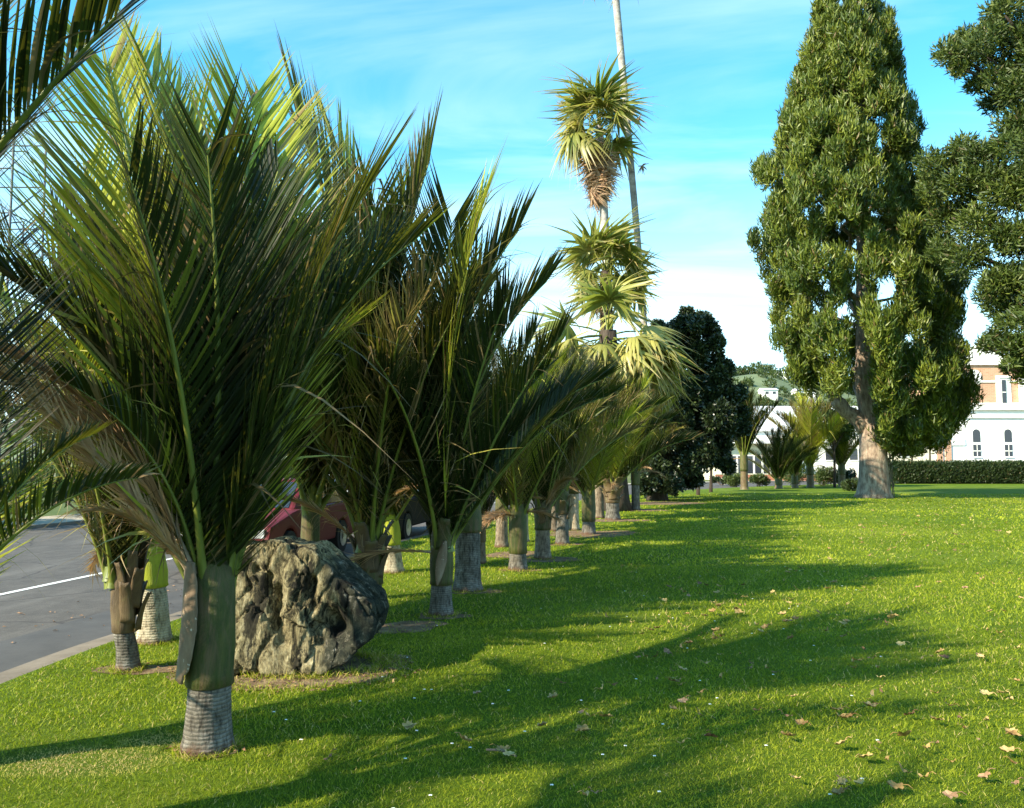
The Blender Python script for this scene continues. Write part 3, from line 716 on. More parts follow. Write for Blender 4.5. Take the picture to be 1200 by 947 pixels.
for px in (1144, 1181, 1219, 1256):
    x = X(px, D)-ox; m = MB(); arch(m, x, Z(518, D), Z(503, D), .42, -.06, -.003); wn = m.build('arched_window', glass, e)
    m = MB(); arch(m, x, Z(519, D), Z(501, D), .60, -.025, -.001); m.build('window_surround', wall_w, wn)
    m = MB(); m.box(x-.42, x+.42, -.06, -.003, Z(535, D), Z(521, D)); wn = m.build('window', glass, e)
    m = MB(); m.box(x-.5, x+.5, -.12, -.062, Z(536.5, D), Z(535, D)); m.box(x-.03, x+.03, -.09, -.062, Z(535, D), Z(521, D)); m.box(x-.42, x+.42, -.09, -.062, Z(529, D), Z(528, D)); m.build('window_frame', wall_w, wn)
for px in (1180, 1226, 1262):
    x = X(px, D)-ox; m = MB(); m.box(x-.22, x+.22, .12, .20, Z(472, D), Z(445, D)); wn = m.build('window', glass, e)
    m = MB(); m.box(x-.85, x+.85, .205, .297, Z(473.4, D), Z(440, D)); m.box(x-.6, x+.6, .10, .117, Z(443, D), Z(441, D)); m.box(x-.22, x+.22, .10, .118, Z(460, D), Z(459, D)); m.build('window_surround', wall_w, wn)
x = X(1146, D)-ox; m = MB(); m.prism([(x+.9*math.cos(a), Z(442, D)+.9*math.sin(a)) for a in np.linspace(0, 2*math.pi, 17)[:-1]], .2, .297); wn = m.build('round_panel', wall_w, e)
for px in (1100, 1110):
    x = X(px, D)-ox; m = MB(); m.box(x-.33, x+.33, -.16, -.003, 0, Z(512, D)); m.box(x-.42, x+.42, -.2, -.165, Z(514, D), Z(512, D)); m.build('brick_pilaster', bk.m, e)
m = MB(); m.box(X(1198, D)-ox, X(1204, D)-ox, -.3, 0.29, zc_+.25, Z(440, D)); m.build('white_pier', wall_w, e)
sb = plain('sign_board_white', (0.75, 0.75, 0.73), .6, var=.03)
xs = X(1121, D)-ox; m = MB(); m.box(xs-.8, xs+.9, -.12, -.09, Z(522, D), Z(514, D)); s_ = m.build('wall_bracket_sign', sb, e)
# small white house between the trunk and the hall
D = 84; e = empty('white_cottage', (X(1060, D), D, 0), 'small white and cream building with one window behind the hedge', 'building')
ox = e.location.x; x0, x1 = X(1040, D)-ox, X(1094, D)-ox
m = MB(); m.box(x0, x1, 0, 5, -.1, Z(514, D)); m.build('wall', cream, e)
m = MB(); m.prism([(x0-.3, Z(514, D)), (x1+.3, Z(514, D)), (x1+.3, Z(512, D)), (x0-.3, Z(512, D))], -.4, 5.2); m.build('roof', roof_w, e)
m = MB(); x = X(1058, D)-ox; m.box(x-.5, x+.5, -.05, -.002, Z(535, D), Z(521, D)); wn = m.build('window', glass, e)
m = MB(); m.box(x-.6, x+.6, -.08, -.052, Z(536, D), Z(535, D)); m.box(x-.03, x+.03, -.08, -.052, Z(535, D), Z(521, D)); m.build('window_frame', wall_w, wn)
# low red brick garden wall along the far road
redw = plain('red_wall', (0.36, 0.14, 0.09), .85, var=.3, scale=3)
e = empty('garden_wall', (X(880, 84), 84, 0), 'low red brick wall with pale coping beyond the far road', 'wall'); ox = e.location.x
m = MB(); m.box(X(838, 84)-ox, X(1002, 84)-ox, 0, .25, -.05, .62); m.build('brick_course', redw, e)
m = MB(); m.box(X(838, 84)-ox-.05, X(1002, 84)-ox+.05, -.05, .3, .62, .70); m.build('coping', cream, e)
# ================================================================== TREES
def limb1(tr, mat, *a, **k):
    m = MB(); limb(m, *a, **k); m.build('limb', mat, tr, smooth=True)
def limb(m, a, b, r0, r1, sag=0.0, n=6, wob=0.05):
    a, b = Vector(a), Vector(b); ln = (b-a).length; pts = []; rs = []
    for i in range(n+1):
        t = i/n; p = a.lerp(b, t); p.z += -sag*math.sin(math.pi*t)*ln
        if 0 < i < n: p += Vector((rnd.gauss(0, wob), rnd.gauss(0, wob), rnd.gauss(0, wob)))*ln*.5
        pts.append(p); rs.append(r0*(1-t)+r1*t)
    m.tube(pts, rs, 7, jit=.15)

# tall columnar araucaria
D = 39.7; b = G(1024, 583); root = empty('araucaria_tree', b, 'very tall narrow conifer with pale flaking trunk alone on the lawn', 'tree')
SIL = [(-45, 985, 1015), (-20, 968, 1030), (0, 955, 1036), (30, 941, 1052), (60, 936, 1058), (100, 928, 1068), (140, 912, 1086), (180, 905, 1094), (200, 886, 1098), (250, 878, 1108), (300, 881, 1120), (350, 892, 1136), (400, 906, 1140), (440, 918, 1146), (470, 935, 1148), (500, 985, 1125), (520, 1045, 1110)]
sy = [s[0] for s in SIL]
lobes = []; g = random.Random(21)
for k in range(900):
    py = -40 + 560*((k+.5)/900)**0.93; xl = np.interp(py, sy, [s[1] for s in SIL]); xr = np.interp(py, sy, [s[2] for s in SIL])
    c, h = (xl+xr)/2, (xr-xl)/2; r = g.uniform(8, 15)*(0.6 if py < 30 else 1)
    a = g.random()*6.28; q = g.uniform(.62, 1.06)*max(0, h-r*.8)
    px = c + q*math.cos(a); dy = q*math.sin(a)/F*D
    if py > 452 and px < 1028: continue
    if (abs(px-1040) < 16 and abs(py-335) < 22) or (abs(px-1013) < 17 and 380 < py < 450 and dy < 1.5): continue
    p = W(px, py, D+dy); lobes.append((p.x, p.y, p.z, r/F*D))
crown('crown', lobes, root, MT['arau'], per=350, ll=.23, lw=.065, up=.6, curl=.5, seg=2, shell=.2, seed=4, out=.6, jit=1.0, flat=1.45, vb=.55, vspread=.2)
m = MB(); pts = []; rs = []
for py, rp in ((584, 22), (578, 19), (565, 17), (540, 15.5), (510, 15), (490, 15), (450, 10), (400, 8.5), (330, 7.5), (250, 6), (150, 5), (60, 3), (-20, 1)):
    p = W(1024 - (584-py)*.012 - (10 if py < 490 else 0), py, D); pts.append((p.x-b.x, p.y-b.y, p.z-b.z)); rs.append(rp/F*D)
m.tube(pts, rs, 20, jit=.06); tr = m.build('trunk', MT['bark_pale'], root, smooth=True)
m = MB(); g = random.Random(5)
def LW(px, py, dy=0): p = W(px, py, D+dy); return (p.x-b.x, p.y-b.y, p.z-b.z)
bp_ = MT['bark_pale']; limb1(tr, bp_, LW(1018, 505), LW(978, 468), .42, .30, .03); limb1(tr, bp_, LW(979, 469), LW(955, 400), .30, .12); limb1(tr, bp_, LW(1020, 480), LW(1000, 430), .2, .1)
for i in range(46):
    L0 = lobes[g.randrange(len(lobes))]; z = L0[2]-b.z
    zc = max(2.8, z - g.uniform(.6, 2.0)); 
    limb1(tr, bp_, (-.3 if zc > 4 else 0, 0, zc), (L0[0]-b.x, L0[1]-b.y, z), .11, .03)
g = random.Random(8); m = MB()
for i in range(9):
    p = LW(1045+g.uniform(-4, 4), 585, g.uniform(-.5, .5)); m.tube([(p[0], p[1], 0), (p[0]+g.uniform(-.1, .2), p[1], g.uniform(1, 3.4))], [.025, .012], 5)
m.build('basal_shoots', MT['twig'], root)
m2 = [(W(1046, y_, D).x, D+.2, W(1046, y_, D).z, .28) for y_ in (520, 530, 542, 552, 565)]
crown('basal_foliage', m2, root, MT['shrub'], per=60, ll=.22, lw=.08, seed=6, vb=.8)

# dark spreading conifer on the right
D = 31; bb = Vector((X(1300, D), D+2, 0)); root = empty('spreading_conifer', bb, 'dark wide conifer reaching in from the right edge of the photo', 'tree')
C_ = [(1112,62,22,0),(1128,48,22,.5),(1148,62,26,0),(1160,34,24,.4),(1178,18,28,0),(1195,50,34,0),(1168,84,26,0),(1186,110,28,0),(1128,80,18,0),(1144,98,16,.3),(1200,90,38,.8),(1165,120,20,.6),
      (1200,150,36,0),(1180,168,26,-.5),(1150,178,28,.5),(1120,180,26,.8),(1098,190,24,1.0),(1100,220,26,1.2),(1130,215,30,.5),(1165,212,32,0),(1195,220,38,0),(1115,255,30,.8),(1150,260,34,.3),(1185,275,38,0),
      (1110,292,26,1.3),(1140,305,28,.8),(1175,325,32,.3),(1200,330,40,0),(1158,352,22,.8),(1185,372,30,0),(1165,395,20,.2),(1190,405,26,0),(1205,420,24,0),(1180,428,13,0),(1200,440,16,.2),(1152,405,12,.2)]
lobes = []; g = random.Random(6)
for (px, py, r, dy) in C_:
    for q in range(4):
        pxx, pyy = px+g.uniform(-.35, .35)*r, py+g.uniform(-.3, .3)*r; p = W(pxx, pyy, D+dy*2+g.uniform(-.8, 1.6)); lobes.append((p.x, p.y, p.z, r*.80/F*D))
for i in range(170):
    py = g.uniform(-260, 430); px = g.uniform(1225, 1420) if py > -60 else g.uniform(1180, 1400); p = W(px, py, D+g.uniform(-3, 6)); lobes.append((p.x, p.y, p.z, g.uniform(.9, 1.6)))
crown('crown', lobes, root, MT['conifer'], per=850, ll=.20, lw=.06, up=.2, curl=.15, seg=2, shell=.35, seed=14, flat=.8, vb=.55, vspread=.2)
m = MB(); m.tube([(0,0,-.1),(0,0,1),(-.1,0,5),(.1,.1,11),(.2,.1,17),(.2,.1,23)], [.95,.7,.6,.45,.3,.1], 16, jit=.08)
tr = m.build('trunk', MT['bark_dark'], root, smooth=True); m = MB()
for i in range(0, 36, 1):
    c = C_[i]; p = W(c[0], c[1], D+c[3]*2); limb1(tr, MT['bark_dark'], (0, 0, max(3, p.z-1.5)), (p.x-bb.x, p.y-bb.y, p.z), .16, .04, wob=.02)

# dense dark broadleaf tree at the far end of the palms
D = 37; b = W(792, 588, D); b.z = 0; root = empty('broadleaf_tree', b, 'dense nearly black rounded evergreen tree at the far end of the palm row', 'tree')
C_ = [(800,385,24),(822,382,22),(838,398,18),(785,395,22),(770,392,16),(792,420,30),(825,420,28),(845,440,20),(850,465,20),(825,455,28),(795,460,32),(770,430,26),(765,470,30),(800,500,34),(835,495,28),(860,475,14),(856,500,18),(775,510,30),(765,545,28),(800,540,30),(830,530,24),(785,565,22),(812,560,18),(760,570,20),(845,520,14),(866,485,10),(832,388,10),(815,376,11),(866,460,9),(872,500,9),(852,545,10),(804,370,10),(850,430,10),(772,382,11),(806,398,20),(812,415,24)]
lobes = []; g = random.Random(61)
for (px, py, r) in C_:
    for q in range(5):
        a, h = g.random()*6.28, g.random()
        p = W(px+g.uniform(-.3, .3)*r, py+g.uniform(-.3, .3)*r, D+g.uniform(-1.9, 1.9)*(1 if r > 15 else .3)); lobes.append((p.x, p.y, max(.7, p.z), r*(g.uniform(.42, .68) if r > 10 else .9)/F*D))
crown('crown', lobes, root, MT['broad'], per=620, ll=.15, lw=.085, up=.3, curl=-.1, seg=2, shell=.5, seed=24, vb=.5, vspread=.24)
m = MB(); m.tube([(-.9,-.3,-.1),(-.9,-.2,.5),(-.6,0,2.0),(-.3,0,4),(0,0,6.5)], [.55,.42,.34,.25,.1], 12, jit=.1); tr = m.build('trunk', MT['bark_dark'], root, smooth=True); m = MB()
for i in range(14):
    c = C_[i*2]; p = W(c[0], c[1], D); limb1(tr, MT['bark_dark'], (-.5, 0, 1.6+i*.15), (p.x-b.x, p.y-b.y, p.z), .12, .03)
def small_tree(px, py, D, top, rpx, label, seed, mat='shrub', vb=.4, per=300):
    b = W(px, py, D); b.z = 0; g = random.Random(seed); root = empty('small_tree', b, label, 'tree')
    lobes = []
    for i in range(14):
        p = W(px+g.uniform(-.8, .8)*rpx, top+g.uniform(-.6, .8)*rpx, D+g.uniform(-.8, .8)*rpx/F*D); lobes.append((p.x, p.y, p.z, rpx*.42/F*D))
    crown('crown', lobes, root, MT[mat], per=per, ll=.20, lw=.10, seed=seed, vb=vb)
    zt = W(px, top, D).z; m = MB(); m.tube([(0,0,-.05),(.05,0,zt*.5),(0,0,zt)], [.11,.08,.04], 8, jit=.1)
    for i in range(5): L0 = lobes[i]; m.tube([(0,0,zt*.6),(L0[0]-b.x, L0[1]-b.y, L0[2])], [.05,.02], 5)
    m.build('trunk', MT['bark_dark'], root)
small_tree(818, 580, 43, 525, 30, 'thin dark trunk just right of the big dark tree', 31, 'broad')
small_tree(833, 575, 48, 522, 26, 'slim small tree standing second right of the big dark tree', 32, 'broad')
small_tree(978, 566, 58, 500, 30, 'bushy yellow-green small tree left of the pale trunk', 33, 'shrub', .75, 420)
small_tree(1069, 552, 74, 478, 26, 'leaning small tree with dark trunk behind the hedge, left', 34, 'arau', .6)
small_tree(1090, 552, 74, 486, 22, 'thin pale-trunked small tree behind the hedge, right', 35, 'arau', .5)

def shrub(px, py, D, wpx, hpx, label, seed, mat='shrub', vb=.45, ll=.16, group=None, x=None):
    b = W(px, py, D) if x is None else Vector((x, D, 0)); b.z = 0; g = random.Random(seed)
    root = empty('shrub', b, label, 'shrub', group); lobes = []; w_ = wpx/F*D if x is None else wpx; h = hpx/F*D if x is None else hpx
    for i in range(16):
        r = g.uniform(.25, .4)*h; lobes.append((b.x+g.uniform(-.5, .5)*(w_-r), b.y+g.uniform(-.4, .4)*min(w_, 3), g.uniform(.35, .9)*(h-r)+.1*h, r))
    crown('foliage', lobes, root, MT[mat], per=140, ll=ll, lw=ll*.45, seed=seed, vb=vb)
    m = MB()
    for i in range(6): m.tube([(g.uniform(-.15, .15), g.uniform(-.15, .15), -.03), (lobes[i][0]-b.x, lobes[i][1]-b.y, lobes[i][2])], [.03, .012], 5)
    m.build('stems', MT['twig'], root)
SH = [(862, 566, 60, 24, 16, 'low olive shrub under the upright far palm'), (889, 565, 62, 20, 14, 'small green shrub left of the fan-shaped low palm'), (935, 566, 61, 30, 26, 'rounded grey-green shrub between two low palms'),
      (965, 566, 63, 24, 22, 'leafy shrub right of the tall yellowish palm'), (991, 565, 62, 26, 20, 'dark low shrub left of the pale conifer trunk'), (1000, 571, 50, 22, 14, 'small dark green mound touching the pale trunk'),
      (845, 560, 66, 22, 10, 'low shrub in the shade beside the dark tree')]
for i, s in enumerate(SH): shrub(*s, 70+i, 'broad' if i in (4, 5, 6) else 'shrub', .6)
for i in range(9):  # backdrop shrubs, added to darken the gaps between the palms
    y = 9+i*4.3
    shrub(0, 0, y, 3.6, rnd.uniform(1.5, 2.3), ['broad dark shrub beyond the road, nearest the camera', 'second dark shrub beyond the road', 'third shrub beyond the road, behind the red car', 'shrub beyond the road, right of the one behind the red car', 'shrub across the road between red and white cars', 'shrub across the road behind the white car', 'shrub across the road near the black car', 'far shrub across the road past the black car', 'farthest shrub beyond the road, hidden by the palms'][i], 90+i, 'shrub', .35, .22, 'added backdrop shrubs beyond the road', kerb_x(y)-13.6)
# clipped hedge
lobes = []; g = random.Random(44); x0, x1 = X(1046, 69), X(1300, 69); e = empty('clipped_hedge', (x0, 69, 0), 'long clipped dark hedge in front of the brick hall', 'hedge')
nh = 150
for i in range(nh):
    for (dy, z, r) in ((0, .5, .55), (0, 1.1, .55), (0, 1.55, .42), (1, .8, .6), (1, 1.5, .42)):
        lobes.append((x0+(x1-x0)*i/nh, 69+dy+g.uniform(-.12, .12), z+g.uniform(-.08, .08), r))
crown('foliage', lobes, e, MT['shrub'], per=110, ll=.15, lw=.08, seed=45, vb=.22, out=1.0)
m = MB(); m.box(0, x1-x0, .15, 1.0, -.05, 1.35); m.build('woody_core', MT['bark_dark'], e)

# ------------------------------------------------------------------ fan palms
def fan_leaf(name, mat, seed, dry=0.0, droop=.5, pet=.95, R_=.95, vb=.5):
    g = np.random.default_rng(seed); K = 26; an = np.radians(np.linspace(-125, 125, K) + g.normal(0, 2, K))
    Dd = np.stack([np.cos(an), np.sin(an), np.full(K, .12)], 1); Dd = unit(Dd)
    Wd = np.stack([-np.sin(an), np.cos(an), g.normal(0, .25, K)], 1); Wd = unit(Wd)
    P = np.tile([pet, 0, 0], (K, 1)) ; C = np.tile([.0, 0, -droop], (K, 1)) + g.normal(0, .24, (K, 3))
    Lf = R_*(.72 + .28*np.cos(an*.7))*g.uniform(.9, 1.08, K)
    V, Fc, va, da = blades(P, Dd, Wd, Lf, .14, C, 6, prof=lambda t: np.clip(np.minimum(.12+t*1.9, (1.0-t)*1.55), .05, 1), fold=.2, var=np.clip(vb+g.normal(0, .14, K), 0, 1), dry=dry, dry_tip=.8)
    b = MB(); b.tube([(0, 0, 0), (pet*.5, 0, .05), (pet+.05, 0, 0)], [.028, .02, .014], 6); rv = np.array(b.v); rf = np.array([f for f in b.f if len(f) == 4])
    return mesh_np(name, np.concatenate([V, rv]), np.concatenate([Fc, rf+len(V)]), [MT[mat], MT['rachis'] if mat == 'fan' else MT['rachis_dry']], mi=[0]*len(Fc)+[1]*len(rf),
                   attrs={'var': np.concatenate([va, np.zeros(len(rv))]), 'dry': np.concatenate([da, np.zeros(len(rv))])}, smooth=True)
FL = [fan_leaf('fan_leaf', 'fan', 300+i, droop=.75+.2*i, vb=.55+.17*(i % 3), dry=.10*(i % 3)) for i in range(4)]
FY = [fan_leaf('fan_leaf', 'fan', 310+i, droop=.9, dry=.10, vb=.95, pet=1.25, R_=.80) for i in range(2)]
FD = [fan_leaf('dead_fan_leaf', 'fan_dry', 320+i, droop=1.0, vb=.55) for i in range(3)]
def fan_palm(basept, toppt, r0, r1, label, green, yellow=0, dead=0, size=1.0, deadz=(0.4, 2.2), seed=0, bias=None, mid=None, yellowz=(0, .8)):
    g = random.Random(seed); b = Vector(basept); b.z = 0; t = Vector(toppt)-b; root = empty('fan_palm', b, label, 'palm', 'tall fan palms behind the nikau row')
    m = MB(); pts, rs = [], []
    for i in range(15):
        f = i/14; p = Vector((t.x*f + (mid or 0)*math.sin(math.pi*f), t.y*f, t.z*f-.05*(i == 0))); pts.append(p); rs.append(r0*(1-f)+r1*f + (r0*.35*math.exp(-f*t.z/.5)))
    m.tube(pts, rs, 14, jit=.08); m.build('trunk', MT['bark_fan' if t.z > 12 else 'bark_dark'], root, smooth=True)
    def leaf(me, name, az, el, z, sc, roll=0):
        o = bpy.data.objects.new(name, me); link(o, root)
        o.matrix_local = Matrix.Translation(t+Vector((0, 0, z))) @ Matrix.Rotation(az, 4, 'Z') @ Matrix.Rotation(-el, 4, 'Y') @ Matrix.Rotation(roll, 4, 'X') @ Matrix.Scale(sc, 4)
        return o
    for i in range(green):
        f = i/green; az = i*2.4+g.uniform(-.2, .2)
        if bias is not None and g.random() < .5: az = bias+g.uniform(-.8, .8)
        leaf(g.choice(FL), 'fan_leaf', az, R(82-128*f+g.uniform(-10, 10)), -.05-f*.15, size*g.uniform(.75, 1.12), g.uniform(-1.1, 1.1))
    for i in range(yellow):
        leaf(g.choice(FY), 'fan_leaf', i*2.4, R(g.uniform(-60, 0)), -g.uniform(*yellowz)-.3, size*g.uniform(.85, 1.05), g.uniform(-.6, .6))
    for i in range(dead):
        f = (i+.5)/dead; o = leaf(g.choice(FD), 'dead_fan_leaf', i*2.4, R(-74+g.uniform(-10, 16)), -deadz[0]-(deadz[1]-deadz[0])*f, size*g.uniform(.55, .9)*(1-.35*f), g.uniform(-.9, .9)); o['label'] = 'dead brown fan leaf hanging in the skirt'
    return root
fan_palm(W(716, 585, 38), W(702, 148, 38), .24, .19, 'tall fan palm with tattered crown and brown skirt against the sky', 34, 0, 56, 1.45, (.15, 2.9), 1, bias=math.pi, mid=.15)
fan_palm(W(712, 590, 33), W(710, 318, 33), .30, .24, 'middle-height green fan palm below the tall tattered crown', 30, 0, 9, 1.25, (.1, .8), 2)
fan_palm(W(724, 590, 28.5), W(712, 388, 28.5), .38, .32, 'short stout fan palm with drooping yellow-green leaves and brown skirt', 8, 100, 60, 1.45, (.7, 3.0), 3, yellowz=(-.2, .9))
pl = fan_palm(W(770, 586, 40), W(716, -62, 40), .15, .185, 'very tall slender leaning palm trunk rising out of the top of the photo', 30, 4, 8, 1.0, (.4, 1.2), 4, mid=.10)
m = MB()
g = random.Random(4)
for (px, py) in ((748, 140), (752, 195)):
    p = W(px, py, 40)
    for i in range(16):
        d = Vector((g.gauss(0, 1), g.gauss(0, .5), g.gauss(-.2, .6))).normalized()*g.uniform(.15, .5); q = p-pl.location
        m.tube([q, q+d*.5, q+d+Vector((0, 0, -.08))], [.03, .025, .008], 4)
o = m.build('trunk_fibre', MT['rachis_dry'], pl)

# ------------------------------------------------------------------ lattice mast
stl = plain('painted_steel', (0.10, 0.11, 0.13), .6, .3)
D = 58; e = empty('lattice_mast', (X(-12, D), D, 0), 'tall steel lattice mast behind the palms at the left edge', 'mast'); hw0, hw1, H = 2.15, 1.95, 26
lg = [(-1,-1),(1,-1),(1,1),(-1,1)]
for sx, sy_ in lg:
    m = MB(); m.tube([(sx*hw0, sy_*hw0, 0), (sx*hw1, sy_*hw1, H)], .09, 6); m.build('leg', stl, e)
m = MB(); nb = 8
for k in range(nb):
    z0, z1 = H*k/nb, H*(k+1)/nb; a0, a1 = hw0+(hw1-hw0)*k/nb, hw0+(hw1-hw0)*(k+1)/nb
    for j in range(4):
        p, q = lg[j], lg[(j+1) % 4]
        m.tube([(p[0]*a0, p[1]*a0, z0), (q[0]*a1, q[1]*a1, z1)] if (k+j) % 2 else [(q[0]*a0, q[1]*a0, z0), (p[0]*a1, p[1]*a1, z1)], .05, 4); m.tube([(p[0]*a1, p[1]*a1, z1), (q[0]*a1, q[1]*a1, z1)], .055, 4)
m.build('bracing', stl, e)
m = MB(); m.tube([(hw1*.9, -hw1, 24.0), (hw1+1.0, -hw1, 24.0)], .05, 5); m.build('antenna_arm', stl, e); m = MB(); m.tube([(hw0*.85, -hw0*.85, 18.8), (hw0+.8, -hw0*.85, 18.9)], .05, 5); m.tube([(hw0+.7, -hw0*.85, 18.9), (hw0+.75, -hw0*.85, 15.5)], .05, 5); m.build('antenna_arm', stl, e)

# ------------------------------------------------------------------ boulder
bm = bmesh.new(); bmesh.ops.create_cube(bm, size=2); bmesh.ops.subdivide_edges(bm, edges=bm.edges[:], cuts=99, use_grid_fill=True)
sc_ = 6.4/F; zb = 0.0
sil = [(0.0, -88, 34), (0.12, -91, 58), (0.25, -92, 82), (0.42, -93, 88), (0.55, -93, 84), (0.68, -92, 62), (0.80, -91, 42), (0.92, -90, 24), (1.0, -88, 12)]
for v in bm.verts:
    d = v.co.normalized(); c = v.co.copy(); m_ = max(abs(c.x), abs(c.y), abs(c.z)); q = d/((abs(d.x)**18+abs(d.y)**18+abs(d.z)**18)**(1/18))
    t = max(0, min(1, (q.z+1)/2)); L_, R_ = np.interp(t, [s[0] for s in sil], [s[1] for s in sil]), np.interp(t, [s[0] for s in sil], [s[2] for s in sil])
    u = (q.x+1)/2; x = (L_ + (R_-L_)*u)*sc_; H = 0.985 - 0.02*math.sin(u*9) 
    z = t*H; y = q.y*.42*(1-.25*t) 
    if False: z -= max(0, (u-.5))*0.40*max(0, t-.35)*1.5; 
    if False: z += (u-.55)*0.50*max(0, .35-t)*1.6
    p = Vector((x, y, z)); nn = Vector((d.x, d.y, d.z*.6))
    f1 = mnoise.fractal(p*2.3, 1.0, 2.1, 4); f2 = mnoise.fractal(Vector((p.x*9, p.y*9, p.z*3.2)), .9, 2.1, 4)
    f3 = mnoise.ridged_multi_fractal(Vector((p.x*5, p.y*5, p.z*2.4))+Vector((3, 1, 0)), .9, 2.0, 4, 1.0, 2.0)
    pit = max(0, mnoise.noise(Vector((p.x*5.5+1.3, p.y*5.5, p.z*3.2+.4)))-.22)
    pv = Vector((p.x*4.2, p.y*4.2, p.z*2.6)) + Vector((f1, f2, f1))*.5; dd, pp = mnoise.voronoi(pv); cell = mnoise.noise(pp[0]*7.3); crk = max(0, 1-(dd[1]-dd[0])*7)
    v.co = p + nn*(cell*.060 - crk*.030 + f1*.010 + f2*.012 + (f3-1.2)*.012 - pit*.10)
    if v.co.y < 0:
        for hx, hz, hr, hd in ((.27, .40, .085, .16), (.33, .34, .06, .12), (.10, .62, .04, .10), (.11, .70, .035, .10), (.12, .53, .035, .08), (-.17, .62, .05, .10), (-.16, .50, .045, .10), (-.14, .38, .05, .10), (-.08, .28, .05, .08), (-.22, .74, .03, .07), (-.34, .80, .03, .05), (.20, .24, .05, .07)):
            v.co.y += hd*math.exp(-(((p.x-hx)/hr)**2+((p.z-hz)/(hr*1.25))**2)*(1+.5*f2))
    if v.co.z < -.02: v.co.z = -.02
me = bpy.data.meshes.new('boulder'); bm.to_mesh(me); bm.free(); me.polygons.foreach_set('use_smooth', [False]*len(me.polygons))
rk = Mat('lichened_rock', .92, .15)
f = rk.noise(9, 10, .8, stretch=(1.6, 1.6, .55), dist=.6)
col = rk.ramp(f, [(.38, (0.020, 0.018, 0.012)), (.45, (0.15, 0.125, 0.07)), (.52, (0.38, 0.32, 0.18)), (.64, (0.62, 0.55, 0.36))])
fine = rk.noise(48, 8, .8, stretch=(1, 1, .45)); col = rk.mix(.85, col, rk.ramp(fine, [(.34, (.25, .25, .25)), (.62, (1.35, 1.35, 1.3))]), 'MULTIPLY')
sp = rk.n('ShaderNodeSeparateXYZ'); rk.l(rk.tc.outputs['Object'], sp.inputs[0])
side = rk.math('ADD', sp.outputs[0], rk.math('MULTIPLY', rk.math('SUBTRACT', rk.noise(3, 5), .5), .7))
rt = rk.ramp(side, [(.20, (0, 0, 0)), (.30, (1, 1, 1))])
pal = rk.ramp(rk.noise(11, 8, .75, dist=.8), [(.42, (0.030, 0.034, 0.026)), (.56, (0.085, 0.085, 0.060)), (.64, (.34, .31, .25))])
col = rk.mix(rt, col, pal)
blk = rk.ramp(rk.noise(3.6, 6, .7, stretch=(1.3, 1.3, .6), dist=.4), [(.53, (0, 0, 0)), (.58, (1, 1, 1))]); col = rk.mix(rk.math('MULTIPLY', blk, .88), col, (.016, .016, .015))
ge = rk.n('ShaderNodeNewGeometry'); pt = rk.ramp(ge.outputs['Pointiness'], [(.42, (.25, .25, .25)), (.52, (1.15, 1.15, 1.15))]); 
rk.color(col); rk.bump(rk.math('ADD', f, rk.math('MULTIPLY', fine, 1.3)), 1.0, .035)
me.materials.append(rk.m)
bo = link(bpy.data.objects.new('boulder', me)); bo.location = (W(356, 788, 6.5).x, 6.62, 0); tag(bo, 'big pitted lichen-covered boulder on bare soil among the palms', 'boulder')
# dry leaf curl lying on the boulder
def plate(name, outline, th, mat, parent=None):
    m = MB(); n = len(outline); m.add(outline+[(x, y, z-th) for x, y, z in outline], [tuple(range(n)), tuple(range(2*n-1, n-1, -1))]+[(i, i+n, (i+1) % n+n, (i+1) % n) for i in range(n)]); return m.build(name, mat, parent)

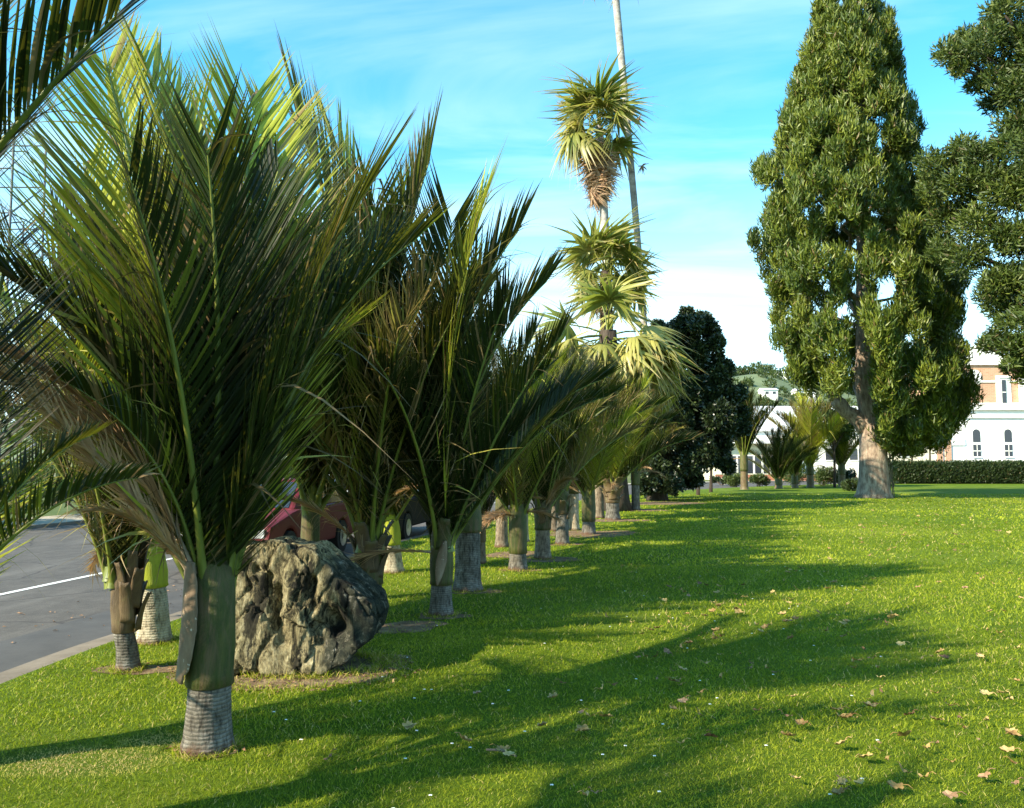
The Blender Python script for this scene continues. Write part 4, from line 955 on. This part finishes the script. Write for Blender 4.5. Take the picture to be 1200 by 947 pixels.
# ------------------------------------------------------------------ cars
tyre = plain('tyre_rubber', (.02, .02, .02), .8); rim = plain('alloy', (.5, .5, .5), .35, .5, .8); lampg = plain('headlamp_glass', (.7, .7, .68), .15, .6); tailm = plain('tail_lamp', (.45, .02, .02), .25, .5); blackp = plain('black_trim', (.02, .02, .02), .5); plate_m = plain('number_plate', (.75, .75, .7), .5)
def car(loc, rz, paint, label):
    root = empty('parked_car', loc, label, 'car', 'cars on the road behind the palms', rz); Wd = .86
    def arc(cx): return [(cx+.36*math.cos(a), .30+.36*math.sin(a)) for a in np.linspace(math.pi, 0, 9)]
    poly = [(-2.12, .35), (-1.70, .22)] + arc(-1.28) + arc(1.32) + [(1.80, .22), (2.12, .30), (2.16, .55), (2.08, .74), (1.2, .92), (.95, .95), (-1.6, .98), (-2.08, .92), (-2.15, .6)]
    m = MB(); m.prism([(x, z) for x, z in poly], -Wd, Wd); m.build('body', paint, root, bevel=.05)
    m = MB(); zb_, zt = .93, 1.44; bx0, bx1, tx0, tx1, wb, wt = -1.75, 1.05, -1.25, .15, .80, .62
    V_ = [(bx0,-wb,zb_),(bx1,-wb,zb_),(bx1,wb,zb_),(bx0,wb,zb_),(tx0,-wt,zt),(tx1,-wt,zt),(tx1,wt,zt),(tx0,wt,zt)]
    m.add(V_, [(0,3,2,1),(4,5,6,7),(0,1,5,4),(1,2,6,5),(2,3,7,6),(3,0,4,7)]); m.build('cabin', paint, root, bevel=.05)
    V_ = [Vector(v) for v in V_]
    def pane(name, a, b, c, d, s0, s1, t0, t1, off):
        m = MB(); nn = (b-a).cross(d-a).normalized()*off
        P_ = lambda s, t: (a.lerp(b, s)).lerp(d.lerp(c, s), t) + nn
        ps = [P_(s0, t0), P_(s1, t0), P_(s1, t1), P_(s0, t1)]; m.add([tuple(p) for p in ps]+[tuple(p-nn*.9) for p in ps], [(0,1,2,3),(0,4,5,1),(1,5,6,2),(2,6,7,3),(3,7,4,0)]); m.build(name, glass, root)
    pane('windscreen', V_[1], V_[2], V_[6], V_[5], .07, .93, .08, .90, .012); pane('rear_window', V_[3], V_[0], V_[4], V_[7], .1, .9, .1, .88, .012)
    for s0, s1 in ((.10, .48), (.52, .90)):
        pane('side_window', V_[0], V_[1], V_[5], V_[4], s0, s1, .1, .86, .012); pane('side_window', V_[2], V_[3], V_[7], V_[6], 1-s1, 1-s0, .1, .86, .012)
    for x in (-1.28, 1.32):
        for s in (-1, 1):
            wv = MB(); y0, y1 = s*.66, s*.87; n = 20
            vs = [(x+.31*math.cos(a), y, .31+.31*math.sin(a)) for y in (y0, y1) for a in np.linspace(0, 2*math.pi, n+1)[:-1]]
            wv.add(vs, [(i, (i+1) % n, n+(i+1) % n, n+i) for i in range(n)]+[tuple(range(n)), tuple(range(2*n-1, n-1, -1))]); wh = wv.build('wheel', tyre, root)
            wv = MB(); vs = [(x+r*math.cos(a), s*yy, .31+r*math.sin(a)) for r, yy in ((.19, .885), (.05, .87)) for a in np.linspace(0, 2*math.pi, n+1)[:-1]]
            wv.add(vs, [(i, (i+1) % n, n+(i+1) % n, n+i) for i in range(n)]+[tuple(range(n, 2*n))]); wv.build('rim', rim, wh)
    for s in (-1, 1):
        m = MB(); m.box(2.02, 2.165, s*.62-.16, s*.62+.16, .56, .70); m.build('headlight', lampg, root, bevel=.02)
        m = MB(); m.box(-2.17, -2.05, s*.70-.12, s*.70+.12, .66, .86); m.build('tail_light', tailm, root, bevel=.02)
        m = MB(); m.box(.72, .86, s*.98-.08, s*.98+.08, .98, 1.10); m.box(.77, .82, min(s*.82, s*.93), max(s*.82, s*.93), .99, 1.03); m.build('wing_mirror', paint, root, bevel=.015)
    m = MB(); m.box(2.10, 2.175, -.42, .42, .40, .54); m.box(2.10, 2.172, -.35, .35, .60, .69); m.build('grille', blackp, root)
    m = MB(); m.box(2.176, 2.185, -.25, .25, .42, .53); m.box(-2.18, -2.165, -.25, .25, .52, .64); m.build('number_plate', plate_m, root)
    return root
def paint(name, c): 
    m = Mat(name, .38, .4); m.color(c); m.b.inputs['Coat Weight'].default_value = .2; m.b.inputs['Coat Roughness'].default_value = .08; return m.m
rp = paint('red_paint', (.11, .006, .009))
car((-4.35, 14.8, -.1), R(-97), rp, 'red car parked behind the boulder and the nearest palm')
car((-5.0, 24.0, -.1), R(-101), paint('white_paint', (.72, .72, .70)), 'white car on the road behind the two lime-stemmed palm fronds')
rp.node_tree.nodes['Principled BSDF'].inputs['Roughness'].default_value = .6; rp.node_tree.nodes['Principled BSDF'].inputs['Coat Weight'].default_value = 0
bp = paint('black_paint', (.012, .012, .014)); bp.node_tree.nodes['Principled BSDF'].inputs['Roughness'].default_value = .7; bp.node_tree.nodes['Principled BSDF'].inputs['Specular IOR Level'].default_value = .1; bp.node_tree.nodes['Principled BSDF'].inputs['Coat Weight'].default_value = 0
car((-2.98, 19.6, -.1), R(-99), bp, 'black car on the road beside the pale flared palm trunk')
car((-3.7, 31.5, -.1), R(-104), paint('silver_paint', (.55, .57, .55)), 'silver car farthest down the road behind the palms')

# ================================================================== NIKAU PALMS
LG = 'nikau palms on the lawn side of the row'; KG = 'nikau palms along the kerb'
def gp(px, py): return G(px, py)
T = W
# nearest
b = gp(243, 878)
A0 = nikau(b, .36, .74, .122, 'nearest nikau palm, with dead brown sheath on its green shaft', 2, seed=1, group=LG, dead=0, Lf=(2.2, 2.8), spread=.5, lean=(.0, .03), fr=[
    (T(445, 190, 4.7), 'flat', .25, 0), (T(243, 150, 4.35), 'flat', -.1, 0), (T(118, 45, 5.2), 'gold', -.4, 1), (T(175, 60, 5.4), 'gold', .5, 0), (T(92, 175, 5.5), 'gold', -.2, 2), (T(330, 130, 5.6), 'gold', .3, 1), (T(-10, 300, 4.4), 'arch', .1, 1), (T(330, 175, 5.1), 'flat', 0, 2),
    (T(500, 260, 5.4), 'arch', .2, 1), (T(95, 250, 5.0), 'up', .2, 0), (T(292, 92, 5.3), 'gold', .5, 2), (T(-40, 420, 4.9), 'arch', .0, 0),
    (T(410, 330, 5.2), 'up', .7, 1), (T(60, 430, 4.2), 'low', -.2, 0)])
# its hanging sheath and the brown bundle going left
m = MB(); sh_pts = []  # wraps the front left of the shaft
g = random.Random(2)
nu, nv = 8, 18
for j in range(nv+1):
    t = j/nv; z = 1.06-.66*t; wv_ = (.35+.65*math.sin(math.pi*min(1, t*.72+.18)))*(1 if t < .93 else .8); rr_ = .150+.03*t*t
    for i in range(nu+1):
        u = i/nu-.5; aa = R(213+92*u*wv_); sh_pts.append((rr_*math.cos(aa)+.006*g.random(), .01+rr_*math.sin(aa)-(.02*(1-abs(u)*2)), z+.015*g.random()-.03*abs(u)))
m.add(sh_pts, [(j*(nu+1)+i, j*(nu+1)+i+1, (j+1)*(nu+1)+i+1, (j+1)*(nu+1)+i) for j in range(nv) for i in range(nu)])
o = m.build('dead_sheath', MT['sheath'], A0, smooth=True); o['label'] = 'speckled brown dead leaf sheath peeling off the shaft'
md = o.modifiers.new('thick', 'SOLIDIFY'); md.thickness = .012
for tip, tw in ((T(-25, 400, 4.3), 0), (T(0, 440, 4.2), .5), (T(40, 470, 4.1), 1.2), (T(105, 598, 4.0), .3)):
    put_frond(A0, Vector(A0.location)+Vector((-.09, -.05, .98)), tip, 'brown', tw)
# off-frame near palms on the left
L0 = nikau((-2.40, 3.3, 0), .45, .75, .125, 'nikau palm just outside the left edge, fronds hanging into the picture', 8, seed=2, group=KG, dead=0, Lf=(2.4, 3.0), avoid=lambda az: -1.5 < ((az+math.pi) % (2*math.pi)-math.pi) < 2.3, fr=[
    (T(178, 552, 3.3), 'low', 0, 1), (T(120, 500, 3.9), 'low', .2, 2), (T(20, 470, 4.4), 'gold', .4, 0), (T(-20, 600, 4.3), 'gold', 0, 2), (T(20, 260, 4.8), 'up', .2, 2)])
nikau((-2.7, 0.9, 0), .5, .8, .13, 'nikau palm outside the photo, nearest the camera on its left', 11, seed=35, group=LG, Lf=(2.2, 2.8), dead=0, avoid=lambda az: -1.2 < ((az+math.pi) % (2*math.pi)-math.pi) < 2.0, fr=[((-1.9, -.6, 3.3), 'up', 0, 0), ((-2.6, -.3, 3.7), 'arch', 0, 0)])
nikau((-4.1, 0.6, 0), .5, .8, .13, 'nikau palm outside the photo beside the camera', 11, seed=3, group=KG, Lf=(2.5, 3.1), dead=0)
nikau((-3.4, -2.3, 0), .5, .8, .13, 'nikau palm outside the photo behind the camera', 12, seed=4, group=KG, Lf=(2.6, 3.2), dead=0)
nikau((-3.9, 3.9, 0), .5, .8, .12, 'nikau palm by the kerb just outside the left edge', 5, seed=34, group=KG, Lf=(1.7, 2.1), dead=0, avoid=lambda az: -1.4 < ((az+math.pi) % (2*math.pi)-math.pi) < 1.9, fr=[(T(168, -22, 3.5), 'up', .1, 0), (T(30, -50, 3.3), 'up', .1, 1)])
nikau((1.0, -1.2-2.0, 0), .6, .8, .13, 'nikau palm outside the photo, behind the camera on the right', 12, seed=5, group=LG, Lf=(2.4, 2.9), dead=0)
# kerb side
nikau(gp(150, 785), .30, .62, .078, 'small nikau palm with shaggy brown fibrous stem near the kerb', 11, seed=6, group=KG, trunk='nk_trunk', shaft='shaft_brown', lean=(-.12, 0), Lf=(1.6, 2.3), bulge=1.2, fr=[(T(60, 250, 6.3), 'up', .2, 1), (T(100, 330, 5.9), 'up', 0, 2)], kinds=['up', 'tatter', 'arch'], dead=0)
nikau(gp(180, 752), .50, .46, .135, 'nikau palm with bright lime shaft above a pale ringed trunk', 17, seed=7, group=KG, trunk='nk_trunk_pale', shaft='shaft_lime', lean=(-.11, 0), Lf=(2.6, 3.3), bulge=1.12, kinds=['gold', 'up', 'gold', 'arch'], fr=[(T(130, 120, 7.3), 'gold', .3, 0), (T(235, 130, 7.6), 'gold', -.3, 1), (T(100, 230, 7.0), 'gold', 0, 2), (T(60, 330, 7.0), 'gold', 0, 1)])
nikau((X(366, 9.4), 9.4, 0), .5, 1.0, .10, 'dark-stemmed nikau palm rising directly behind the boulder', 18, seed=8, group=KG, Lf=(2.7, 3.3), spread=.9)
nikau(gp(460, 671), .42, .5, .15, 'nikau palm with flared white trunk and lime shaft behind the boulder', 16, seed=9, group=KG, trunk='nk_trunk_pale', shaft='shaft_lime', lean=(-.1, 0), Lf=(2.5, 3.2))
# lawn side
nikau(gp(432, 722), .34, .62, .14, 'nikau palm half hidden behind the right end of the boulder', 9, seed=10, group=LG, Lf=(2.6, 3.2), spread=.8, fr=[
    (T(508, 160, 8.8), 'up', .2, 0), (T(500, 330, 7.9), 'tatter', .2, 0), (T(345, 115, 8.2), 'flat', -.2, 1), (T(395, 150, 8.8), 'gold', 0, 0), (T(440, 215, 8.1), 'flat', .4, 1), (T(350, 380, 7.7), 'up', .1, 2), (T(470, 240, 8.6), 'gold', .2, 1), (T(300, 200, 8.4), 'up', .2, 3), (T(540, 350, 8.0), 'up', .4, 1)], kinds=['tatter', 'tatter', 'arch', 'tan', 'up'])
A2 = nikau(gp(517, 721), .33, .62, .115, 'slim nikau palm with a curled dead sheath right of the boulder', 9, seed=11, group=LG, Lf=(2.3, 3.0), spread=.9, dead=1, bulge=1.12, fr=[
    (T(566, 222, 8.8), 'gold', .1, 2), (T(612, 250, 8.7), 'arch', .1, 0), (T(648, 312, 8.9), 'arch', .1, 0), (T(715, 435, 9.4), 'arch', .1, 1), (T(530, 240, 8.5), 'flat', 0, 2), (T(600, 330, 8.2), 'up', .2, 1), (T(480, 300, 8.3), 'tatter', -.1, 1), (T(680, 450, 8.9), 'up', .5, 2)], kinds=['up', 'arch', 'narrow'])
m = MB()
nu, nv = 5, 10; sp_ = []
for j in range(nv+1):
    t = j/nv
    for i in range(nu+1):
        u = i/nu-.5; sp_.append((.045-.075*t+u*.11*math.sin(math.pi*(t*.8+.12)), -.135-.04*math.cos(u*3), .80-.46*t))
m.add(sp_, [(j*(nu+1)+i, j*(nu+1)+i+1, (j+1)*(nu+1)+i+1, (j+1)*(nu+1)+i) for j in range(nv) for i in range(nu)])
o = m.build('dead_sheath', MT['sheath'], A2, smooth=True); md = o.modifiers.new('thick', 'SOLIDIFY'); md.thickness = .012
FAR = [(548, 692, .75, .45, .165, LG, 'thick grey ringed nikau trunk just right of the slim palm', 14, (2.0, 2.6), 'nk_trunk', 'shaft'),
       (607, 668, .26, .95, .13, LG, 'nikau palm with long green shaft and short grey base', 15, (1.9, 2.4), 'nk_trunk', 'shaft'),
       (636, 655, .50, .55, .13, LG, 'nikau palm with banded yellow-green shaft and orange-brown base', 14, (1.9, 2.4), 'nk_trunk_mid', 'shaft'),
       (659, 638, .65, .7, .13, LG, 'nikau palm with upright grey trunk behind the banded one', 16, (2.2, 2.7), 'nk_trunk', 'shaft'),
       (690, 626, .30, 1.0, .15, LG, 'nikau palm with bulging olive shaft beside dark soil', 16, (2.2, 2.7), 'nk_trunk', 'shaft'),
       (718, 609, .5, .8, .20, LG, 'nikau palm with broad flaring brown leaf bases', 20, (2.6, 3.2), 'nk_trunk', 'shaft_brown'),
       (745, 598, .9, .8, .15, LG, 'last nikau of the lawn-side line, beside the dark tree', 16, (2.4, 3.0), 'nk_trunk', 'shaft'),
       (564, 660, .35, .5, .07, KG, 'very thin young nikau palm behind the thick grey trunk', 9, (1.2, 1.8), 'nk_trunk_mid', 'shaft_brown'),
       (588, 641, .6, .6, .12, KG, 'kerbside nikau seen between the thick trunk and the long green shaft', 13, (2.4, 3.0), 'nk_trunk_mid', 'shaft'),
       (612, 635, .6, .6, .13, KG, 'pale kerbside nikau directly behind the long green shaft', 13, (2.4, 3.0), 'nk_trunk_pale', 'shaft'),
       (648, 622, .8, .6, .14, KG, 'sunlit kerbside nikau between the banded palm and its neighbour', 13, (2.5, 3.0), 'nk_trunk_mid', 'shaft'),
       (672, 621, .9, .6, .14, KG, 'pale upright kerbside trunk left of the bulging olive shaft', 13, (2.5, 3.1), 'nk_trunk_pale', 'shaft'),
       (702, 607, 1.0, .7, .15, KG, 'sunlit kerbside nikau behind the flaring brown leaf bases', 13, (2.6, 3.2), 'nk_trunk_mid', 'shaft'),
       (730, 598, 1.0, .7, .15, KG, 'farthest kerbside nikau, in front of the short fan palm', 13, (2.4, 2.9), 'nk_trunk', 'shaft')]
for i, (px, py, th, sh, r, grp, lab, n, Lf, tm, sm) in enumerate(FAR):
    nikau(gp(px, py), th, sh, r, lab, n, seed=20+i, group=grp, Lf=Lf, trunk=tm, shaft=sm, dead=2, spread=1.45 if i in (4, 5, 6, 13) else 1.15, kinds=(['tan', 'tan', 'arch', 'gold', 'droop'] if i in (4, 5, 6, 13) else None))
def leaf_bases(root, z0, z1, r, n, seed, col='shaft_brown'):
    g = random.Random(seed); m = MB(); nv, nu = 8, 4; vs = []
    for j in range(nv+1):
        t = j/nv
        for i in range(nu+1):
            u = i/nu-.5; a = u*1.5*(1-.65*t); rr = r*(1.04+.10*t+.55*t**3); vs.append((rr*math.cos(a), rr*math.sin(a), .30*t+.02*g.random()))
    m.add(vs, [(j*(nu+1)+i, j*(nu+1)+i+1, (j+1)*(nu+1)+i+1, (j+1)*(nu+1)+i) for j in range(nv) for i in range(nu)])
    src = m.build('leaf_base', MT[col], root, smooth=True); md = src.modifiers.new('thick', 'SOLIDIFY'); md.thickness = .012
    for k in range(n):
        o = src if k == 0 else link(src.copy(), root); t = k/n
        o.matrix_local = Matrix.Translation((0, 0, z0+(z1-z0)*t)) @ Matrix.Rotation(k*2.4+g.uniform(-.2, .2), 4, 'Z') @ Matrix.Rotation(g.uniform(-.06, .06), 4, 'Y') @ Matrix.Scale(g.uniform(.85, 1.1), 4)
for o in [o for o in COL.objects if o.name.startswith('nikau_palm')]:
    lb = o['label']
    if 'shaggy' in lb: leaf_bases(o, .30, .72, .085, 12, 1)
    elif 'right end of the boulder' in lb: leaf_bases(o, .40, .72, .14, 9, 2)
    elif 'slim nikau' in lb: leaf_bases(o, .62, .78, .112, 4, 3, 'shaft')
    elif 'broad flaring' in lb: leaf_bases(o, .5, 1.1, .24, 14, 4)
    elif 'banded' in lb: leaf_bases(o, .5, .9, .14, 8, 5)
    elif 'long green shaft and' in lb: leaf_bases(o, .95, 1.1, .13, 6, 6)
# small palms past the dark tree
OG = 'small palms near the far road'
def far_palm(px, py, D, th, sh, r, n, Lf, lab, seed, kinds, spread=1.0, shaft='shaft', dead=1):
    nikau((X(px, D), D, 0), th, sh, r, lab, n, seed=seed, group=OG, Lf=Lf, kinds=kinds, spread=spread, shaft=shaft, dead=dead, trunk='shaft_brown')
far_palm(871, 573, 53, 1.2, 1.5, .24, 26, (3.4, 4.2), 'upright vase-shaped palm on a bare trunk right of the dark tree', 50, ['up', 'flat', 'up', 'arch'], .85)
far_palm(911, 571, 55, .25, .5, .24, 24, (2.9, 3.7), 'low dark palm with fronds spreading from ground level', 51, ['up', 'arch', 'arch', 'narrow'], 1.35)
far_palm(948, 569, 58, .9, .9, .25, 22, (4.0, 5.2), 'taller yellowish ragged palm left of the pale trunk', 52, ['tatter', 'gold', 'gold', 'arch'], 1.0)
far_palm(930, 569, 57, .3, .7, .22, 16, (2.6, 3.4), 'small bright green palm in front of the yellowish one', 53, ['gold', 'arch', 'up'], 1.1)
far_palm(985, 567, 60, .9, .9, .25, 18, (3.0, 4.0), 'drooping grey-green palm next to the bushy small tree', 54, ['gold', 'tatter', 'droop'], 1.2)

# ------------------------------------------------------------------ fallen leaves
def leaf_mesh(seed, sz, kind):
    g = random.Random(seed); m = MB(); n = 30; out_ = []
    for i in range(n):
        a = 2*math.pi*i/n
        if kind == 'lobed': r = .55+.45*abs(math.cos(a*2.5+.2))**.7*(1-.25*(abs(a-math.pi) > 2.7)) + g.uniform(-.05, .05)
        else: r = .62+.38*abs(math.cos(a))**1.5 + g.uniform(-.04, .04)
        x, y = math.cos(a)*r*sz, math.sin(a)*r*sz*(1 if kind == 'lobed' else .55)
        out_.append((x, y))
    cu, cv = g.uniform(.15, .75), g.uniform(.05, .5)
    def zz(x, y): return .006+cu*x*x/sz*.8+cv*abs(y)*.55+.004*math.sin(x*190+y*130)
    vs = [(0, 0, zz(0, 0))]+[(x*.55, y*.55, zz(x*.55, y*.55)) for x, y in out_]+[(x*.88, y*.9, zz(x, y)) for x, y in out_]
    fs = [(0, i+1, (i+1) % n+1) for i in range(n)]+[(i+1, n+i+1, n+(i+1) % n+1, (i+1) % n+1) for i in range(n)]
    m.add(vs, fs); m.tube([(-.75*sz, 0, .02), (-1.1*sz, .01, .028), (-1.5*sz, .02, .02)], .0018, 4)
    o = m.build('fallen_leaf', LM[seed % len(LM)], None, smooth=True); me = o.data; bpy.data.objects.remove(o); return me
def dead_leaf_mat(nm, a, b, c):
    m = Mat(nm, .75, .2); f = m.noise(28, 5, .7); oi = m.n('ShaderNodeObjectInfo')
    f2 = m.math('ADD', f, m.math('MULTIPLY', m.math('SUBTRACT', oi.outputs['Random'], .5), .35), clamp=True)
    m.color(m.ramp(f2, [(.3, a), (.52, b), (.75, c)])); return m.m
LM = [dead_leaf_mat('tan_leaf', (.18, .10, .035), (.35, .23, .09), (.50, .36, .16)), dead_leaf_mat('brown_leaf', (.14, .075, .04), (.26, .15, .08), (.40, .26, .15)), dead_leaf_mat('buff_leaf', (.24, .15, .05), (.38, .27, .10), (.50, .38, .16))]
LMS = [leaf_mesh(i, (.042, .031, .045, .029, .037, .033)[i], 'lobed' if i % 2 == 0 else 'oval') for i in range(6)]
LDESC = ['tan curled dead leaf', 'brown crumpled dead leaf', 'pale buff dry leaf']
g = random.Random(77); spots = []
BIG = [(1112,835),(1186,828),(888,841),(939,857),(1155,820),(1045,729),(932,731),(790,806),(800,830),(705,815),(1190,929),(1048,932),(385,898),(940,731),(925,733),(1066,846),(1087,887),(1000,790),(660,808),(1021,778),(1158,745),(1107,777),(1172,748),(980,840),(992,850),(1020,836),(1062,870),(1125,850),(1100,820),(870,690),(820,688),(828,690),(838,745),(808,760),(798,765),(770,742),(844,752),(836,750),(768,776),(755,776),(1040,735),(1048,727),(1103,770),(795,805),(690,848),(680,843),(683,864),(985,848),(560,820),(590,888),(480,860),(1190,905),(1180,890),(720,810),(1060,915),(700,940),(686,943)]
for px, py in BIG: spots.append((px, py, 1.15))
while len(spots) < 295:
    r = g.random()
    if r < .25: px, py = g.gauss(820, 45), g.gauss(735, 50)
    elif r < .45: px, py = g.gauss(930, 60), g.gauss(690, 40)
    elif r < .75: px, py = g.uniform(980, 1200), 600+g.random()**.8*345
    elif r < .9: px, py = g.gauss(1080, 60), g.gauss(620, 16)
    else: px, py = g.uniform(420, 1100), g.uniform(660, 945)
    if py < 592 or py > 946 or px > 1199: continue
    p = G(px, py)
    if p.x < kerb_x(p.y)+.5: continue
    spots.append((px, py, g.uniform(.7, 1.25)))
for px, py, s in spots:
    p = G(px, py); k = g.randrange(6); o = link(bpy.data.objects.new('fallen_leaf', LMS[k])); s *= 1+max(0, p.y-7)*.025
    o.location = (p.x, p.y, .036+min(.012, p.y*.0006)); o.rotation_euler = (g.gauss(0, .22), g.gauss(0, .22), g.random()*6.28); o.scale = (s, s*g.uniform(.8, 1.1), s)
    d = LDESC[k % 3]; tag(o, d+' lying on the open green lawn', 'fallen leaf', d.replace('leaf', 'leaves')+' scattered on the lawn')
# twig on the lawn
m = MB(); p = G(570, 885); q = G(605, 893); m.tube([(0, 0, .03), ((q.x-p.x)*.5, (q.y-p.y)*.5, .045), (q.x-p.x, q.y-p.y, .03)], [.006, .008, .004], 6); o = m.build('twig', MT['twig']); o.location = p; tag(o, 'thin brown twig lying on the shaded lawn near the camera', 'twig')
# litter on the road: dry fragments
m = MB(); g = random.Random(9)
for i in range(260):
    y = g.uniform(4, 20); x = kerb_x(y)-abs(g.gauss(1.55, .35)) if g.random() < .7 else kerb_x(y)-g.uniform(.3, 5)
    r = g.uniform(.008, .03); a = g.random()*6.28; z = -.088
    m.add([(x+r*math.cos(a), y+r*math.sin(a), z), (x+r*math.cos(a+1.8)*.6, y+r*math.sin(a+1.8)*.6, z+.01), (x-r*math.cos(a), y-r*math.sin(a), z), (x+r*math.cos(a-1.6)*.6, y+r*math.sin(a-1.6)*.6, z+.004)], [(0, 1, 2, 3)])
for i in range(1100):
    sx, sy, rx, ry, an = SOIL[0] if g.random() < .45 else g.choice(SOIL)
    a0_ = g.random()*6.28; f = math.sqrt(g.random())*1.15; x = sx+math.cos(a0_)*rx*f; y = sy+math.sin(a0_)*ry*f
    if (x-BX)**2/.34+(y-BY)**2/.12 < 1: continue
    r = g.uniform(.006, .026); a = g.random()*6.28; z = .012
    m.add([(x+r*math.cos(a), y+r*math.sin(a), z), (x+r*math.cos(a+1.8)*.45, y+r*math.sin(a+1.8)*.45, z+.010), (x-r*math.cos(a), y-r*math.sin(a), z), (x+r*math.cos(a-1.6)*.45, y+r*math.sin(a-1.6)*.45, z+.004)], [(0, 1, 2, 3)])
tag(m.build('leaf_litter', LM[1]), kind='stuff')
